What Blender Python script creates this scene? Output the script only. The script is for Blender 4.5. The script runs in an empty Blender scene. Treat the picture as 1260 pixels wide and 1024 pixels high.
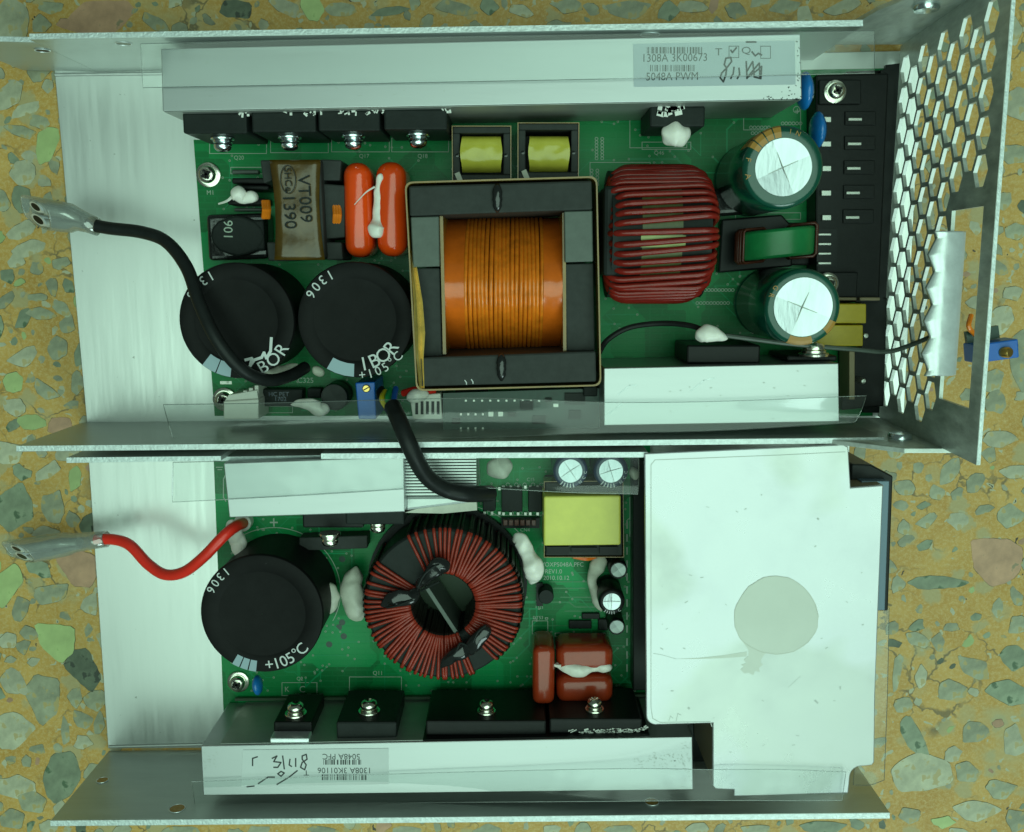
import bpy, bmesh, math, random
from mathutils import Vector, Matrix, noise

random.seed(7)
scene = bpy.context.scene
C = scene.collection
S = 0.001                       # everything below is written in millimetres

# ------------------------------------------------------------------ camera
FPX, CX, CY = 1200.0, 630.0, 512.0
CAMH = 294.0
PITCH = math.atan(182.0 / FPX)
cam_d = bpy.data.cameras.new('camera')
cam = bpy.data.objects.new('camera', cam_d)
C.objects.link(cam)
cam.location = (0, 0, CAMH * S)
cam.rotation_euler = (-PITCH, 0, 0)
cam_d.sensor_width = 36.0
cam_d.lens = FPX / 1260.0 * 36.0
cam_d.clip_start = 0.01
cam_d.clip_end = 50.0
scene.camera = cam

# ------------------------------------------------------------------ light
world = bpy.data.worlds.new("World")
scene.world = world
world.use_nodes = True
bg = world.node_tree.nodes['Background']
bg.inputs[0].default_value = (0.66, 1.0, 0.83, 1)
bg.inputs[1].default_value = 0.085


def area(name, loc, target, sx, sy, watts, col):
    d = bpy.data.lights.new(name, 'AREA')
    d.shape = 'RECTANGLE'
    d.size, d.size_y, d.energy, d.color = sx, sy, watts, col
    o = bpy.data.objects.new(name, d)
    C.objects.link(o)
    o.location = loc
    o.rotation_euler = (Vector(target) - Vector(loc)).to_track_quat('-Z', 'Y').to_euler()
    return o


area('overhead_lamp', (0.15, -0.25, 1.35), (0, 0, 0), 1.7, 1.3, 15.0, (0.655, 1.0, 0.80))
area('window_lamp', (0.55, -1.25, 0.95), (0, 0, 0), 0.7, 0.5, 6.5, (0.70, 1.0, 0.92))

scene.view_settings.view_transform = 'Standard'
scene.view_settings.look = 'None'
scene.view_settings.exposure = 0.0
scene.view_settings.gamma = 1.0

# ------------------------------------------------------------------ pixel -> place
sp, cp = math.sin(-PITCH), math.cos(-PITCH)


def P(px, py, z):
    """point at height z (mm) that the photograph shows at pixel px, py"""
    dx, dy, dz = (px - CX) / FPX, -(py - CY) / FPX, -1.0
    wy = dy * cp - dz * sp
    wz = dy * sp + dz * cp
    t = (z - CAMH) / wz
    return Vector((dx * t, wy * t, z))


def W(px, z=0):                 # pixels -> mm at a height
    return px * (CAMH - z) / FPX * 1.0


# ------------------------------------------------------------------ materials
MATS = {}


def mat(name, col, rough=0.5, metal=0.0, var=0.0, vscale=300.0, bump=0.0, bscale=800.0, spots=None,
        coat=0.0, alpha=None, trans=0.0, stretch=None, rvar=0.0, objrand=0.0, spec=None, sss=0.0):
    m = bpy.data.materials.new(name)
    m.use_nodes = True
    nt = m.node_tree
    N, L = nt.nodes, nt.links
    b = N['Principled BSDF']
    b.inputs['Base Color'].default_value = (*col, 1)
    b.inputs['Roughness'].default_value = rough
    b.inputs['Metallic'].default_value = metal
    if coat:
        b.inputs['Coat Weight'].default_value = coat
        b.inputs['Coat Roughness'].default_value = 0.12
    if spec is not None:
        b.inputs['Specular IOR Level'].default_value = spec
    if sss:
        b.inputs['Subsurface Weight'].default_value = sss
        b.inputs['Subsurface Radius'].default_value = (0.002, 0.002, 0.0015)
        b.inputs['Subsurface Scale'].default_value = 1.0
    tc = N.new('ShaderNodeTexCoord')
    mp = N.new('ShaderNodeMapping')
    L.new(tc.outputs['Object'], mp.inputs[0])
    if stretch:
        mp.inputs['Scale'].default_value = stretch
    cur = None
    if var or spots or objrand:
        rgb = N.new('ShaderNodeRGB')
        rgb.outputs[0].default_value = (*col, 1)
        cur = rgb.outputs[0]
    if objrand:
        oi = N.new('ShaderNodeObjectInfo')
        mr = N.new('ShaderNodeMapRange')
        mr.inputs[3].default_value = 1 - objrand
        mr.inputs[4].default_value = 1 + objrand
        L.new(oi.outputs['Random'], mr.inputs[0])
        vm = N.new('ShaderNodeVectorMath'); vm.operation = 'SCALE'
        L.new(cur, vm.inputs[0]); L.new(mr.outputs[0], vm.inputs['Scale'])
        cur = vm.outputs[0]
    if var:
        n = N.new('ShaderNodeTexNoise')
        n.inputs['Scale'].default_value = vscale
        n.inputs['Detail'].default_value = 6
        n.inputs['Roughness'].default_value = 0.65
        L.new(mp.outputs[0], n.inputs[0])
        mr = N.new('ShaderNodeMapRange')
        mr.inputs[1].default_value = 0.3
        mr.inputs[2].default_value = 0.7
        mr.inputs[3].default_value = 1 - var
        mr.inputs[4].default_value = 1 + var
        L.new(n.outputs[0], mr.inputs[0])
        vm = N.new('ShaderNodeVectorMath'); vm.operation = 'SCALE'
        L.new(cur, vm.inputs[0]); L.new(mr.outputs[0], vm.inputs['Scale'])
        cur = vm.outputs[0]
        if rvar:
            mr2 = N.new('ShaderNodeMapRange')
            mr2.inputs[1].default_value = 0.3
            mr2.inputs[2].default_value = 0.7
            mr2.inputs[3].default_value = max(rough - rvar, 0.03)
            mr2.inputs[4].default_value = rough + rvar
            L.new(n.outputs[0], mr2.inputs[0]); L.new(mr2.outputs[0], b.inputs['Roughness'])
    if spots:                   # (colour, scale, threshold)
        n = N.new('ShaderNodeTexNoise')
        n.inputs['Scale'].default_value = spots[1]
        n.inputs['Detail'].default_value = 3
        L.new(tc.outputs['Object'], n.inputs[0])
        mr = N.new('ShaderNodeMapRange')
        mr.inputs[1].default_value = spots[2]
        mr.inputs[2].default_value = spots[2] + 0.05
        L.new(n.outputs[0], mr.inputs[0])
        mx = N.new('ShaderNodeMix'); mx.data_type = 'RGBA'
        L.new(mr.outputs[0], mx.inputs[0]); L.new(cur, mx.inputs[6])
        mx.inputs[7].default_value = (*spots[0], 1)
        cur = mx.outputs[2]
    if cur is not None:
        L.new(cur, b.inputs['Base Color'])
    if bump:
        n = N.new('ShaderNodeTexNoise')
        n.inputs['Scale'].default_value = bscale
        n.inputs['Detail'].default_value = 4
        L.new(mp.outputs[0], n.inputs[0])
        bp = N.new('ShaderNodeBump')
        bp.inputs['Strength'].default_value = bump
        bp.inputs['Distance'].default_value = 0.0004
        L.new(n.outputs[0], bp.inputs['Height']); L.new(bp.outputs[0], b.inputs['Normal'])
    if alpha is not None:
        b.inputs['Alpha'].default_value = alpha
    if trans:
        b.inputs['Transmission Weight'].default_value = trans
    MATS[name] = m
    return m


def film_mat(name, tint, gloss_col, frac_max, rough=0.08, white=0.0, bump=0.3):
    m = bpy.data.materials.new(name)
    m.use_nodes = True
    N, L = m.node_tree.nodes, m.node_tree.links
    N.remove(N['Principled BSDF'])
    out = N['Material Output']
    tr = N.new('ShaderNodeBsdfTransparent'); tr.inputs[0].default_value = (*tint, 1)
    gl = N.new('ShaderNodeBsdfGlossy'); gl.inputs['Roughness'].default_value = rough
    gl.inputs[0].default_value = (*gloss_col, 1)
    df = N.new('ShaderNodeBsdfDiffuse'); df.inputs[0].default_value = (.75, .78, .75, 1)
    m1 = N.new('ShaderNodeMixShader'); m1.inputs[0].default_value = white
    L.new(tr.outputs[0], m1.inputs[1]); L.new(df.outputs[0], m1.inputs[2])
    fr = N.new('ShaderNodeLayerWeight'); fr.inputs[0].default_value = 0.35
    mr = N.new('ShaderNodeMapRange'); mr.inputs[3].default_value = frac_max * 0.3; mr.inputs[4].default_value = frac_max
    L.new(fr.outputs['Fresnel'], mr.inputs[0])
    mx = N.new('ShaderNodeMixShader')
    L.new(mr.outputs[0], mx.inputs[0]); L.new(m1.outputs[0], mx.inputs[1]); L.new(gl.outputs[0], mx.inputs[2])
    tc = N.new('ShaderNodeTexCoord')
    n = N.new('ShaderNodeTexNoise'); n.inputs['Scale'].default_value = 60
    L.new(tc.outputs['Object'], n.inputs[0])
    bp = N.new('ShaderNodeBump'); bp.inputs['Strength'].default_value = bump; bp.inputs['Distance'].default_value = 0.002
    L.new(n.outputs[0], bp.inputs['Height']); L.new(bp.outputs[0], gl.inputs['Normal'])
    L.new(mx.outputs[0], out.inputs[0])
    MATS[name] = m
    return m


mat('aluminium', (.70, .72, .71), .37, .85, .028, 240, .015, 900, spots=((.35, .36, .34), 420, .74), rvar=.07, stretch=(2.2, .12, 1))
mat('brushed', (.46, .48, .49), .37, .85, .045, 60, .02, 700, stretch=(.15, 1.6, 1), spots=((.4, .42, .4), 380, .76), rvar=.07)
mat('cover_metal', (.56, .57, .60), .34, .7, .10, 40, .03, 700, spots=((.51, .53, .52), 17, .50), rvar=.14)
mat('wall_metal', (.56, .60, .58), .38, .7, .08, 120, .12, 600, stretch=(.3, 1, 2), rvar=.08)
mat('edge_metal', (.66, .72, .73), .45, .5, .18, 900, .4, 1500)
mat('zinc', (.62, .66, .62), .40, .35, .28, 320, .25, 420, stretch=(1, 1, .35), rvar=.12)
mat('bright_zinc', (.85, .90, .92), .36, .6, .10, 260, .12, 420)
mat('sink_metal', (.42, .44, .42), .50, .6, .10, 130, .10, 600)
mat('chrome', (.86, .84, .74), .22, 1, .08, 500)
mat('chrome_cool', (.80, .88, .92), .2, 1, .08, 500)
mat('can_top', (.52, .56, .60), .28, .95, .12, 220, .2, 900, stretch=(1, .25, 1))
mat('black_plastic', (.008, .009, .009), .42, 0, .2, 300, .1, 900, spec=.22)
mat('epoxy', (.016, .020, .019), .48, 0, .15, 400, .12, 1300, spec=.15)
mat('epoxy_gloss', (.014, .015, .015), .16, 0, .2, 300, .3, 350, spec=.7)
mat('sleeve_black', (.010, .011, .012), .38, 0, .15, 200, .06, 300, spec=.22)
mat('cap_vinyl', (.009, .009, .009), .55, 0, .25, 150, .12, 500, spots=((.06, .06, .06), 900, .78), spec=.12)
mat('rubber', (.014, .016, .016), .42, 0, .2, 300, .06, 900, spec=.22)
mat('ferrite', (.040, .044, .042), .52, .0, .15, 350, .12, 800, spots=((.16, .17, .16), 700, .77), spec=.15)
mat('ferrite_green', (.085, .105, .09), .45, .1, .15, 250, .1, 700)
mat('silicone', (.90, .86, .80), .30, 0, .08, 300, .3, 260, sss=.15)
mat('silicone_grey', (.52, .52, .44), .45, 0, .12, 300, .3, 260)
mat('orange_cap', (.92, .075, .006), .17, 0, .06, 200, .12, 160, coat=.6)
mat('brown_cap', (.34, .036, .010), .22, 0, .1, 200, .15, 260, coat=.2)
mat('track_green', (.008, .30, .11), .32, spec=.25)
mat('solder_dull', (.30, .36, .28), .5)
mat('olive_tape', (.10, .12, .045), .4, 0, .2, 300)
mat('pale_tape', (.38, .44, .16), .4, 0, .15, 300)
mat('copper_dim', (.085, .022, .012), .3)
mat('brown_dark', (.10, .03, .02), .35)
mat('enamel_red', (.215, .014, .009), .2, .0, .2, 400, .1, 800, spec=.4)
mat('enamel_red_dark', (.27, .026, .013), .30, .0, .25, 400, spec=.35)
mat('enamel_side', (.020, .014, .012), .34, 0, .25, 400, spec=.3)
mat('enamel_orange', (.80, .20, .012), .24, .0, .22, 300, .05, 900, coat=.25)
mat('orange_tape', (.74, .14, .010), .22, 0, .15, 150, .15, 200, coat=.3)
mat('amber_tape', (.24, .135, .015), .24, 0, .25, 120, .35, 180, coat=.4)
mat('brown_tape', (.085, .045, .006), .24, 0, .3, 160, .35, 200, coat=.4)
mat('gold_film', (.70, .50, .14), .16, .3, .3, 150, .5, 220, coat=.4)
mat('yellow_tape', (.62, .56, .07), .24, 0, .10, 150, .45, 220, coat=.3)
mat('lime_tape', (.70, .66, .12), .32, 0, .14, 60, .25, 120)
mat('yellow_box', (.50, .36, .018), .38, 0, .1, 200)
mat('green_sleeve', (.004, .070, .045), .22, 0, .15, 200, coat=.4)
mat('green_core', (.012, .20, .060), .32, 0, .12, 300, .1, 500)
mat('gold_print', (.42, .21, .04), .4)
mat('blue_sleeve', (.016, .030, .075), .3, 0, .1, 200, coat=.3)
mat('blue_disc', (.010, .17, .52), .22, 0, .1, 200, coat=.4)
mat('blue_pot', (.010, .12, .50), .35, 0, .06, 200)
mat('brass', (.75, .50, .16), .3, 1)
mat('white_print', (.62, .64, .64), .5)
mat('grey_stripe', (.30, .40, .46), .4)
mat('white_plastic', (.78, .76, .70), .35, 0, .05, 200)
mat('red_rubber', (.82, .030, .016), .30, 0, .06, 300, .15, 500)
mat('wire_yellow', (.75, .60, .03), .4)
mat('wire_green', (.02, .35, .10), .4)
mat('wire_blue', (.02, .13, .55), .4)
mat('paper', (.46, .52, .56), .45, 0, .03, 200)
mat('paper_white', (.62, .66, .66), .45, 0, .03, 200)
mat('ink', (.05, .06, .06), .5)
mat('pen_ink', (.02, .022, .025), .45)
mat('glue_stain', (.49, .50, .46), .45, .55, .04, 60)
mat('stain_edge', (.50, .50, .44), .5, .4)
mat('paste', (.80, .80, .76), .5, 0, .1, 900, .6, 900)
mat('green_insulator', (.05, .09, .05), .5)
mat('tan_face', (.25, .20, .12), .5, .3)
mat('slate_face', (.12, .17, .22), .35, .3)
mat('smoke_black', (.008, .010, .010), .35, 0, .2, 200, spec=.22)
mat('solder', (.50, .51, .47), .35, .8)
mat('can_dull', (.34, .38, .37), .4, .6)
mat('silk', (.42, .50, .42), .6)
mat('fin_metal', (.50, .54, .53), .42, .8, .06, 200)
film_mat('clear_film', (.93, .96, .95), (1, 1, 1), .16, .16, white=.03)
film_mat('film_edge', (.62, .66, .66), (1, 1, 1), .35, .2, white=.12)
film_mat('clear_sleeve', (.82, .84, .82), (1, 1, 1), .5, .14, white=.18, bump=.6)


# printed circuit board: green lacquer over copper areas, tracks and specks
def pcb_mat():
    m = bpy.data.materials.new('pcb'); m.use_nodes = True
    N, L = m.node_tree.nodes, m.node_tree.links
    b = N['Principled BSDF']
    tc = N.new('ShaderNodeTexCoord')
    v = N.new('ShaderNodeTexVoronoi'); v.distance = 'CHEBYCHEV'; v.inputs['Scale'].default_value = 75
    L.new(tc.outputs['Object'], v.inputs['Vector'])
    r = N.new('ShaderNodeValToRGB')
    r.color_ramp.interpolation = 'CONSTANT'
    e = r.color_ramp.elements
    e[0].color = (.004, .235, .062, 1); e[1].position = .45; e[1].color = (.004, .165, .044, 1)
    x = e.new(.72); x.color = (.006, .30, .088, 1)
    L.new(v.outputs['Color'], r.inputs[0])
    w = N.new('ShaderNodeTexBrick')
    w.inputs['Scale'].default_value = 140; w.inputs['Mortar Size'].default_value = .035
    w.inputs['Color1'].default_value = (0, 0, 0, 1); w.inputs['Color2'].default_value = (0, 0, 0, 1)
    w.inputs['Mortar'].default_value = (1, 1, 1, 1)
    w.offset = .37; w.squash = 1.6
    L.new(tc.outputs['Object'], w.inputs[0])
    mx = N.new('ShaderNodeMix'); mx.data_type = 'RGBA'
    ml = N.new('ShaderNodeMath'); ml.operation = 'MULTIPLY'; ml.inputs[1].default_value = .22
    L.new(w.outputs['Color'], ml.inputs[0]); L.new(ml.outputs[0], mx.inputs[0])
    L.new(r.outputs[0], mx.inputs[6]); mx.inputs[7].default_value = (.012, .27, .09, 1)
    L.new(mx.outputs[2], b.inputs['Base Color'])
    b.inputs['Roughness'].default_value = .32; b.inputs['Specular IOR Level'].default_value = .22
    bp = N.new('ShaderNodeBump'); bp.inputs['Strength'].default_value = .3; bp.inputs['Distance'].default_value = .0002
    L.new(w.outputs['Color'], bp.inputs['Height']); L.new(bp.outputs[0], b.inputs['Normal'])
    MATS['pcb'] = m


pcb_mat()
mat('pcb_dark', (.006, .045, .028), .35, 0, .3, 300)


def mortar_mat():
    m = bpy.data.materials.new('terrazzo_mortar'); m.use_nodes = True
    N, L = m.node_tree.nodes, m.node_tree.links
    b = N['Principled BSDF']
    tc = N.new('ShaderNodeTexCoord')

    def noise_(sc, det=5, ro=.6):
        n = N.new('ShaderNodeTexNoise'); n.inputs['Scale'].default_value = sc
        n.inputs['Detail'].default_value = det; n.inputs['Roughness'].default_value = ro
        L.new(tc.outputs['Object'], n.inputs[0]); return n

    def mix(fac, a, c):
        x = N.new('ShaderNodeMix'); x.data_type = 'RGBA'
        L.new(fac, x.inputs[0])
        for i, q in ((6, a), (7, c)):
            if isinstance(q, tuple): x.inputs[i].default_value = (*q, 1)
            else: L.new(q, x.inputs[i])
        return x.outputs[2]

    def ramp(o, a, c):
        r = N.new('ShaderNodeMapRange'); r.inputs[1].default_value = a; r.inputs[2].default_value = c
        L.new(o, r.inputs[0]); return r.outputs[0]
    c1 = mix(ramp(noise_(55).outputs[0], .35, .68), (.45, .235, .038), (.58, .345, .085))
    c2 = mix(ramp(noise_(900, 4, .8).outputs[0], .45, .75), c1, (.62, .46, .20))
    c3 = mix(ramp(noise_(24, 5).outputs[0], .60, .72), c2, (.46, .38, .19))
    # cracks between grains
    v = N.new('ShaderNodeTexVoronoi'); v.feature = 'DISTANCE_TO_EDGE'; v.inputs['Scale'].default_value = 75
    wn = noise_(120, 3)
    ad = N.new('ShaderNodeVectorMath'); ad.operation = 'MULTIPLY_ADD'
    L.new(wn.outputs['Color'], ad.inputs[0]); ad.inputs[1].default_value = (.012, .012, 0); L.new(tc.outputs['Object'], ad.inputs[2])
    L.new(ad.outputs[0], v.inputs['Vector'])
    inv = ramp(v.outputs['Distance'], .030, .010)
    g = ramp(noise_(28, 3).outputs[0], .49, .58)
    mm = N.new('ShaderNodeMath'); mm.operation = 'MULTIPLY'; L.new(inv, mm.inputs[0]); L.new(g, mm.inputs[1])
    m2 = N.new('ShaderNodeMath'); m2.operation = 'MULTIPLY'; L.new(mm.outputs[0], m2.inputs[0]); m2.inputs[1].default_value = .75
    c4 = mix(m2.outputs[0], c3, (.10, .085, .045))
    # tiny grains
    v2 = N.new('ShaderNodeTexVoronoi'); v2.inputs['Scale'].default_value = 330; v2.inputs['Randomness'].default_value = 1
    L.new(ad.outputs[0], v2.inputs['Vector'])
    gr = ramp(v2.outputs['Distance'], .30, .24)
    sel = N.new('ShaderNodeSeparateColor'); L.new(v2.outputs['Color'], sel.inputs[0])
    gs = ramp(sel.outputs[0], .80, .81)
    m3 = N.new('ShaderNodeMath'); m3.operation = 'MULTIPLY'; L.new(gr, m3.inputs[0]); L.new(gs, m3.inputs[1])
    c5 = mix(m3.outputs[0], c4, (.46, .44, .30))
    v3 = N.new('ShaderNodeTexVoronoi'); v3.inputs['Scale'].default_value = 125
    w3 = noise_(260, 4)
    a3 = N.new('ShaderNodeVectorMath'); a3.operation = 'MULTIPLY_ADD'
    L.new(w3.outputs['Color'], a3.inputs[0]); a3.inputs[1].default_value = (.006, .006, 0); L.new(tc.outputs['Object'], a3.inputs[2])
    L.new(a3.outputs[0], v3.inputs['Vector'])
    s3 = N.new('ShaderNodeSeparateColor'); L.new(v3.outputs['Color'], s3.inputs[0])
    q1 = N.new('ShaderNodeMath'); q1.operation = 'MULTIPLY'; L.new(ramp(s3.outputs[0], .55, .60), q1.inputs[0]); L.new(ramp(v3.outputs['Distance'], .46, .34), q1.inputs[1])
    q2 = N.new('ShaderNodeMath'); q2.operation = 'MULTIPLY'; L.new(q1.outputs[0], q2.inputs[0]); q2.inputs[1].default_value = .7
    c5 = mix(q2.outputs[0], c5, (.40, .36, .20))
    gs2 = ramp(sel.outputs[1], .93, .94)
    m4 = N.new('ShaderNodeMath'); m4.operation = 'MULTIPLY'; L.new(ramp(v2.outputs['Distance'], .17, .12), m4.inputs[0]); L.new(gs2, m4.inputs[1])
    c6 = mix(m4.outputs[0], c5, (.05, .04, .025))
    L.new(c6, b.inputs['Base Color'])
    b.inputs['Roughness'].default_value = .5
    bp = N.new('ShaderNodeBump'); bp.inputs['Strength'].default_value = .25; bp.inputs['Distance'].default_value = .0004
    L.new(noise_(500).outputs[0], bp.inputs['Height']); L.new(bp.outputs[0], b.inputs['Normal'])
    MATS['mortar'] = m


mortar_mat()
CH = dict(vscale=130, bump=.1, objrand=.16, rough=.42)
mat('stone_grey', (.31, .315, .215), var=0.38, spots=((.42, .33, .14), 330, .58), **CH)
mat('stone_pale', (.42, .41, .29), var=0.32, spots=((.44, .36, .18), 300, .58), **CH)
mat('stone_lime', (.37, .46, .19), var=.15, spots=((.22, .35, .10), 200, .66), **CH)
mat('stone_pink', (.46, .26, .16), var=.25, spots=((.28, .22, .13), 240, .66), **CH)
mat('stone_dark', (.11, .135, .09), var=.45, spots=((.04, .05, .035), 300, .58), **CH)
mat('stone_green', (.235, .275, .185), var=.35, spots=((.08, .13, .07), 200, .6), **CH)
mat('chip_rim', (.10, .095, .045), .6, 0, .3, 500)


# ------------------------------------------------------------------ mesh building
ORG = {}


class MB:
    def __init__(s):
        s.v, s.f, s.mi, s.mats = [], [], [], []
        s.pieces = []

    def m(s, name):
        if name is None: return 0
        if name not in s.mats: s.mats.append(name)
        return s.mats.index(name)

    def add(s, vs, fs, mt=None):
        k = len(s.v); i = s.m(mt)
        s.v += [Vector(a) for a in vs]
        s.f += [[k + j for j in f] for f in fs]
        s.mi += [i] * len(fs)
        s.pieces.append((vs, fs))

    def prism(s, top, z0, z1, mt=None, inset=0):
        """top: list of xy points (ccw or cw) extruded z0..z1"""
        n = len(top)
        ar = sum(top[i][0] * top[(i + 1) % n][1] - top[(i + 1) % n][0] * top[i][1] for i in range(n))
        if ar < 0: top = top[::-1]
        vs = [(p[0], p[1], z0) for p in top] + [(p[0], p[1], z1) for p in top]
        fs = [list(range(n))[::-1], list(range(n, 2 * n))] + [[i, (i + 1) % n, n + (i + 1) % n, n + i] for i in range(n)]
        s.add(vs, fs, mt)
        return s

    def pp(s, pix, z1, z0, mt=None):
        """pixel polygon seen at height z1, extruded straight down to z0"""
        return s.prism([P(x, y, z1) for x, y in pix], z0, z1, mt)

    def slab(s, pts, off, mt=None):
        pts = [Vector(p) for p in pts]; off = Vector(off); n = len(pts)
        vs = pts + [p + off for p in pts]
        fs = [list(range(n)), list(range(n, 2 * n))[::-1]] + [[(i + 1) % n, i, n + i, n + (i + 1) % n] for i in range(n)]
        s.add(vs, fs, mt)
        return s

    def box(s, c, sx, sy, sz, rz=0, mt=None, M=None):
        c = Vector(c)
        R = M if M else Matrix.Rotation(rz, 3, 'Z')
        vs = [c + R @ Vector((a * sx / 2, b * sy / 2, d * sz / 2)) for d in (-1, 1) for a, b in ((-1, -1), (1, -1), (1, 1), (-1, 1))]
        fs = [[3, 2, 1, 0], [4, 5, 6, 7], [0, 1, 5, 4], [1, 2, 6, 5], [2, 3, 7, 6], [3, 0, 4, 7]]
        s.add(vs, fs, mt)
        return s

    def lathe(s, c, prof, n=32, axis='z', mt=None, dirv=None, cap=True):
        """prof: list of (r, h) along the axis"""
        c = Vector(c)
        d = Vector(dirv).normalized() if dirv is not None else {'z': Vector((0, 0, 1)), 'x': Vector((1, 0, 0)), 'y': Vector((0, 1, 0)), '-y': Vector((0, -1, 0))}[axis]
        u = d.orthogonal().normalized(); w = d.cross(u)
        vs, fs = [], []
        for r, h in prof:
            for k in range(n):
                a = 2 * math.pi * k / n
                vs.append(c + d * h + (u * math.cos(a) + w * math.sin(a)) * r)
        for i in range(len(prof) - 1):
            for k in range(n):
                a, b = i * n + k, i * n + (k + 1) % n
                fs.append([a, b, b + n, a + n])
        if cap:
            fs.append(list(range(n))[::-1])
            q = (len(prof) - 1) * n
            fs.append(list(range(q, q + n)))
        s.add(vs, fs, mt)
        return s

    def tube(s, path, r, n=8, mt=None, closed=False, cap=True, flat=1.0, up=None):
        path = [Vector(p) for p in path]
        m = len(path)
        rr = r if isinstance(r, (list, tuple)) else [r] * m
        vs, fs = [], []
        prev = None
        for i, p in enumerate(path):
            if closed:
                t = (path[(i + 1) % m] - path[i - 1])
            else:
                t = path[min(i + 1, m - 1)] - path[max(i - 1, 0)]
            if t.length < 1e-9: t = Vector((0, 0, 1))
            t.normalize()
            if up is not None:
                u = Vector(up) - t * t.dot(Vector(up))
            elif prev is None:
                u = t.orthogonal()
            else:
                u = prev - t * prev.dot(t)
            if u.length < 1e-6: u = t.orthogonal()
            u.normalize(); prev = u
            w = t.cross(u)
            for k in range(n):
                a = 2 * math.pi * k / n
                vs.append(p + (u * math.cos(a) * flat + w * math.sin(a)) * rr[i])
        rng = m if closed else m - 1
        for i in range(rng):
            for k in range(n):
                a, b = i * n + k, i * n + (k + 1) % n
                c2, d2 = ((i + 1) % m) * n + (k + 1) % n, ((i + 1) % m) * n + k
                fs.append([a, b, c2, d2])
        if cap and not closed:
            fs.append(list(range(n))[::-1]); fs.append(list(range((m - 1) * n, m * n)))
        s.add(vs, fs, mt)
        return s

    def build(s, name, mt, parent=None, smooth=False, bevel=0, seg=2, label=None, kind=None, sub=0, auto=None, solid=0):
        if not s.v: return None
        xs = [v.x for v in s.v]; ys = [v.y for v in s.v]; zs = [v.z for v in s.v]
        o0 = Vector(((min(xs) + max(xs)) / 2, (min(ys) + max(ys)) / 2, min(zs)))
        me = bpy.data.meshes.new(name)
        me.from_pydata([((v - o0) * S)[:] for v in s.v], [], s.f)
        names = s.mats if s.mats else [mt]
        for n_ in names: me.materials.append(MATS[n_ if n_ else mt])
        for p, i in zip(me.polygons, s.mi):
            p.material_index = i
            p.use_smooth = smooth
        me.validate()
        bm = bmesh.new(); bm.from_mesh(me)
        bmesh.ops.recalc_face_normals(bm, faces=bm.faces)
        bm.to_mesh(me); bm.free()
        if smooth:
            me.set_sharp_from_angle(angle=math.radians(auto if auto else 42))
        o = bpy.data.objects.new(name, me)
        C.objects.link(o)
        po = Vector((0, 0, 0))
        if parent is not None:
            o.parent = parent
            po = ORG[parent.name]
        o.location = (o0 - po) * S
        ORG[o.name] = o0
        if solid:
            md = o.modifiers.new('solid', 'SOLIDIFY'); md.thickness = solid * S; md.offset = 0
        if bevel:
            md = o.modifiers.new('bevel', 'BEVEL'); md.width = bevel * S; md.segments = seg
            md.limit_method = 'ANGLE'; md.angle_limit = math.radians(35)
            md.harden_normals = False
        if sub:
            md = o.modifiers.new('sub', 'SUBSURF'); md.levels = sub; md.render_levels = sub
        if label: o['label'] = label
        if kind: o['kind'] = kind
        return o


def each(mb, name, mt, parent=None, **kw):
    """every separate piece of mb becomes an object of its own"""
    out = []
    for vs, fs in mb.pieces:
        q = MB(); q.add(vs, fs); out.append(q.build(name, mt, parent, **kw))
    return out


def thing(name, loc, label, cat, group=None):
    o = bpy.data.objects.new(name, None)
    o.empty_display_size = .01
    C.objects.link(o)
    o.location = Vector(loc) * S
    ORG[o.name] = Vector(loc)
    o['label'] = label; o['category'] = cat
    if group: o['group'] = group
    return o


def spline(pts, n=10):
    pts = [Vector(p) for p in pts]
    q = [pts[0] * 2 - pts[1]] + pts + [pts[-1] * 2 - pts[-2]]
    out = []
    for i in range(1, len(q) - 2):
        a, b, c, d = q[i - 1:i + 3]
        for k in range(n):
            t = k / n
            out.append(.5 * ((2 * b) + (c - a) * t + (2 * a - 5 * b + 4 * c - d) * t * t + (3 * b - a - 3 * c + d) * t ** 3))
    out.append(pts[-1])
    return out


def pspline(pp, n=10):
    return spline([P(*p) for p in pp], n)


# text ---------------------------------------------------------------
_tc = {}


def glyph(txt, size):
    k = (txt, size)
    if k in _tc: return _tc[k]
    cu = bpy.data.curves.new('glyphs', 'FONT')
    cu.body = txt; cu.size = size; cu.resolution_u = 3
    cu.align_x = 'CENTER'
    cu.extrude = 0
    ob = bpy.data.objects.new('glyphs', cu)
    C.objects.link(ob)
    dg = bpy.context.evaluated_depsgraph_get()
    me = bpy.data.meshes.new_from_object(ob.evaluated_get(dg))
    vs = [v.co.copy() for v in me.vertices]; fs = [list(p.vertices) for p in me.polygons]
    bpy.data.objects.remove(ob); bpy.data.curves.remove(cu); bpy.data.meshes.remove(me)
    _tc[k] = (vs, fs)
    return _tc[k]


def put_text(mb, txt, c, size, rot, z, sx=1.0, mt=None):
    """flat lettering lying in the plane z, centred on c, rot in radians"""
    vs, fs = glyph(txt, size)
    R = Matrix.Rotation(rot, 3, 'Z')
    mb.add([Vector((c[0], c[1], z)) + R @ Vector((v.x * sx, v.y - size * .35, 0)) for v in vs], fs, mt)


def arc_text(mb, txt, c, rad, a0, step, size, z, mt=None):
    for i, ch in enumerate(txt):
        a = a0 + i * step
        p = (c[0] + math.cos(a) * rad, c[1] + math.sin(a) * rad)
        put_text(mb, ch, p, size, a + math.pi / 2, z, 1.0, mt)


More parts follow.
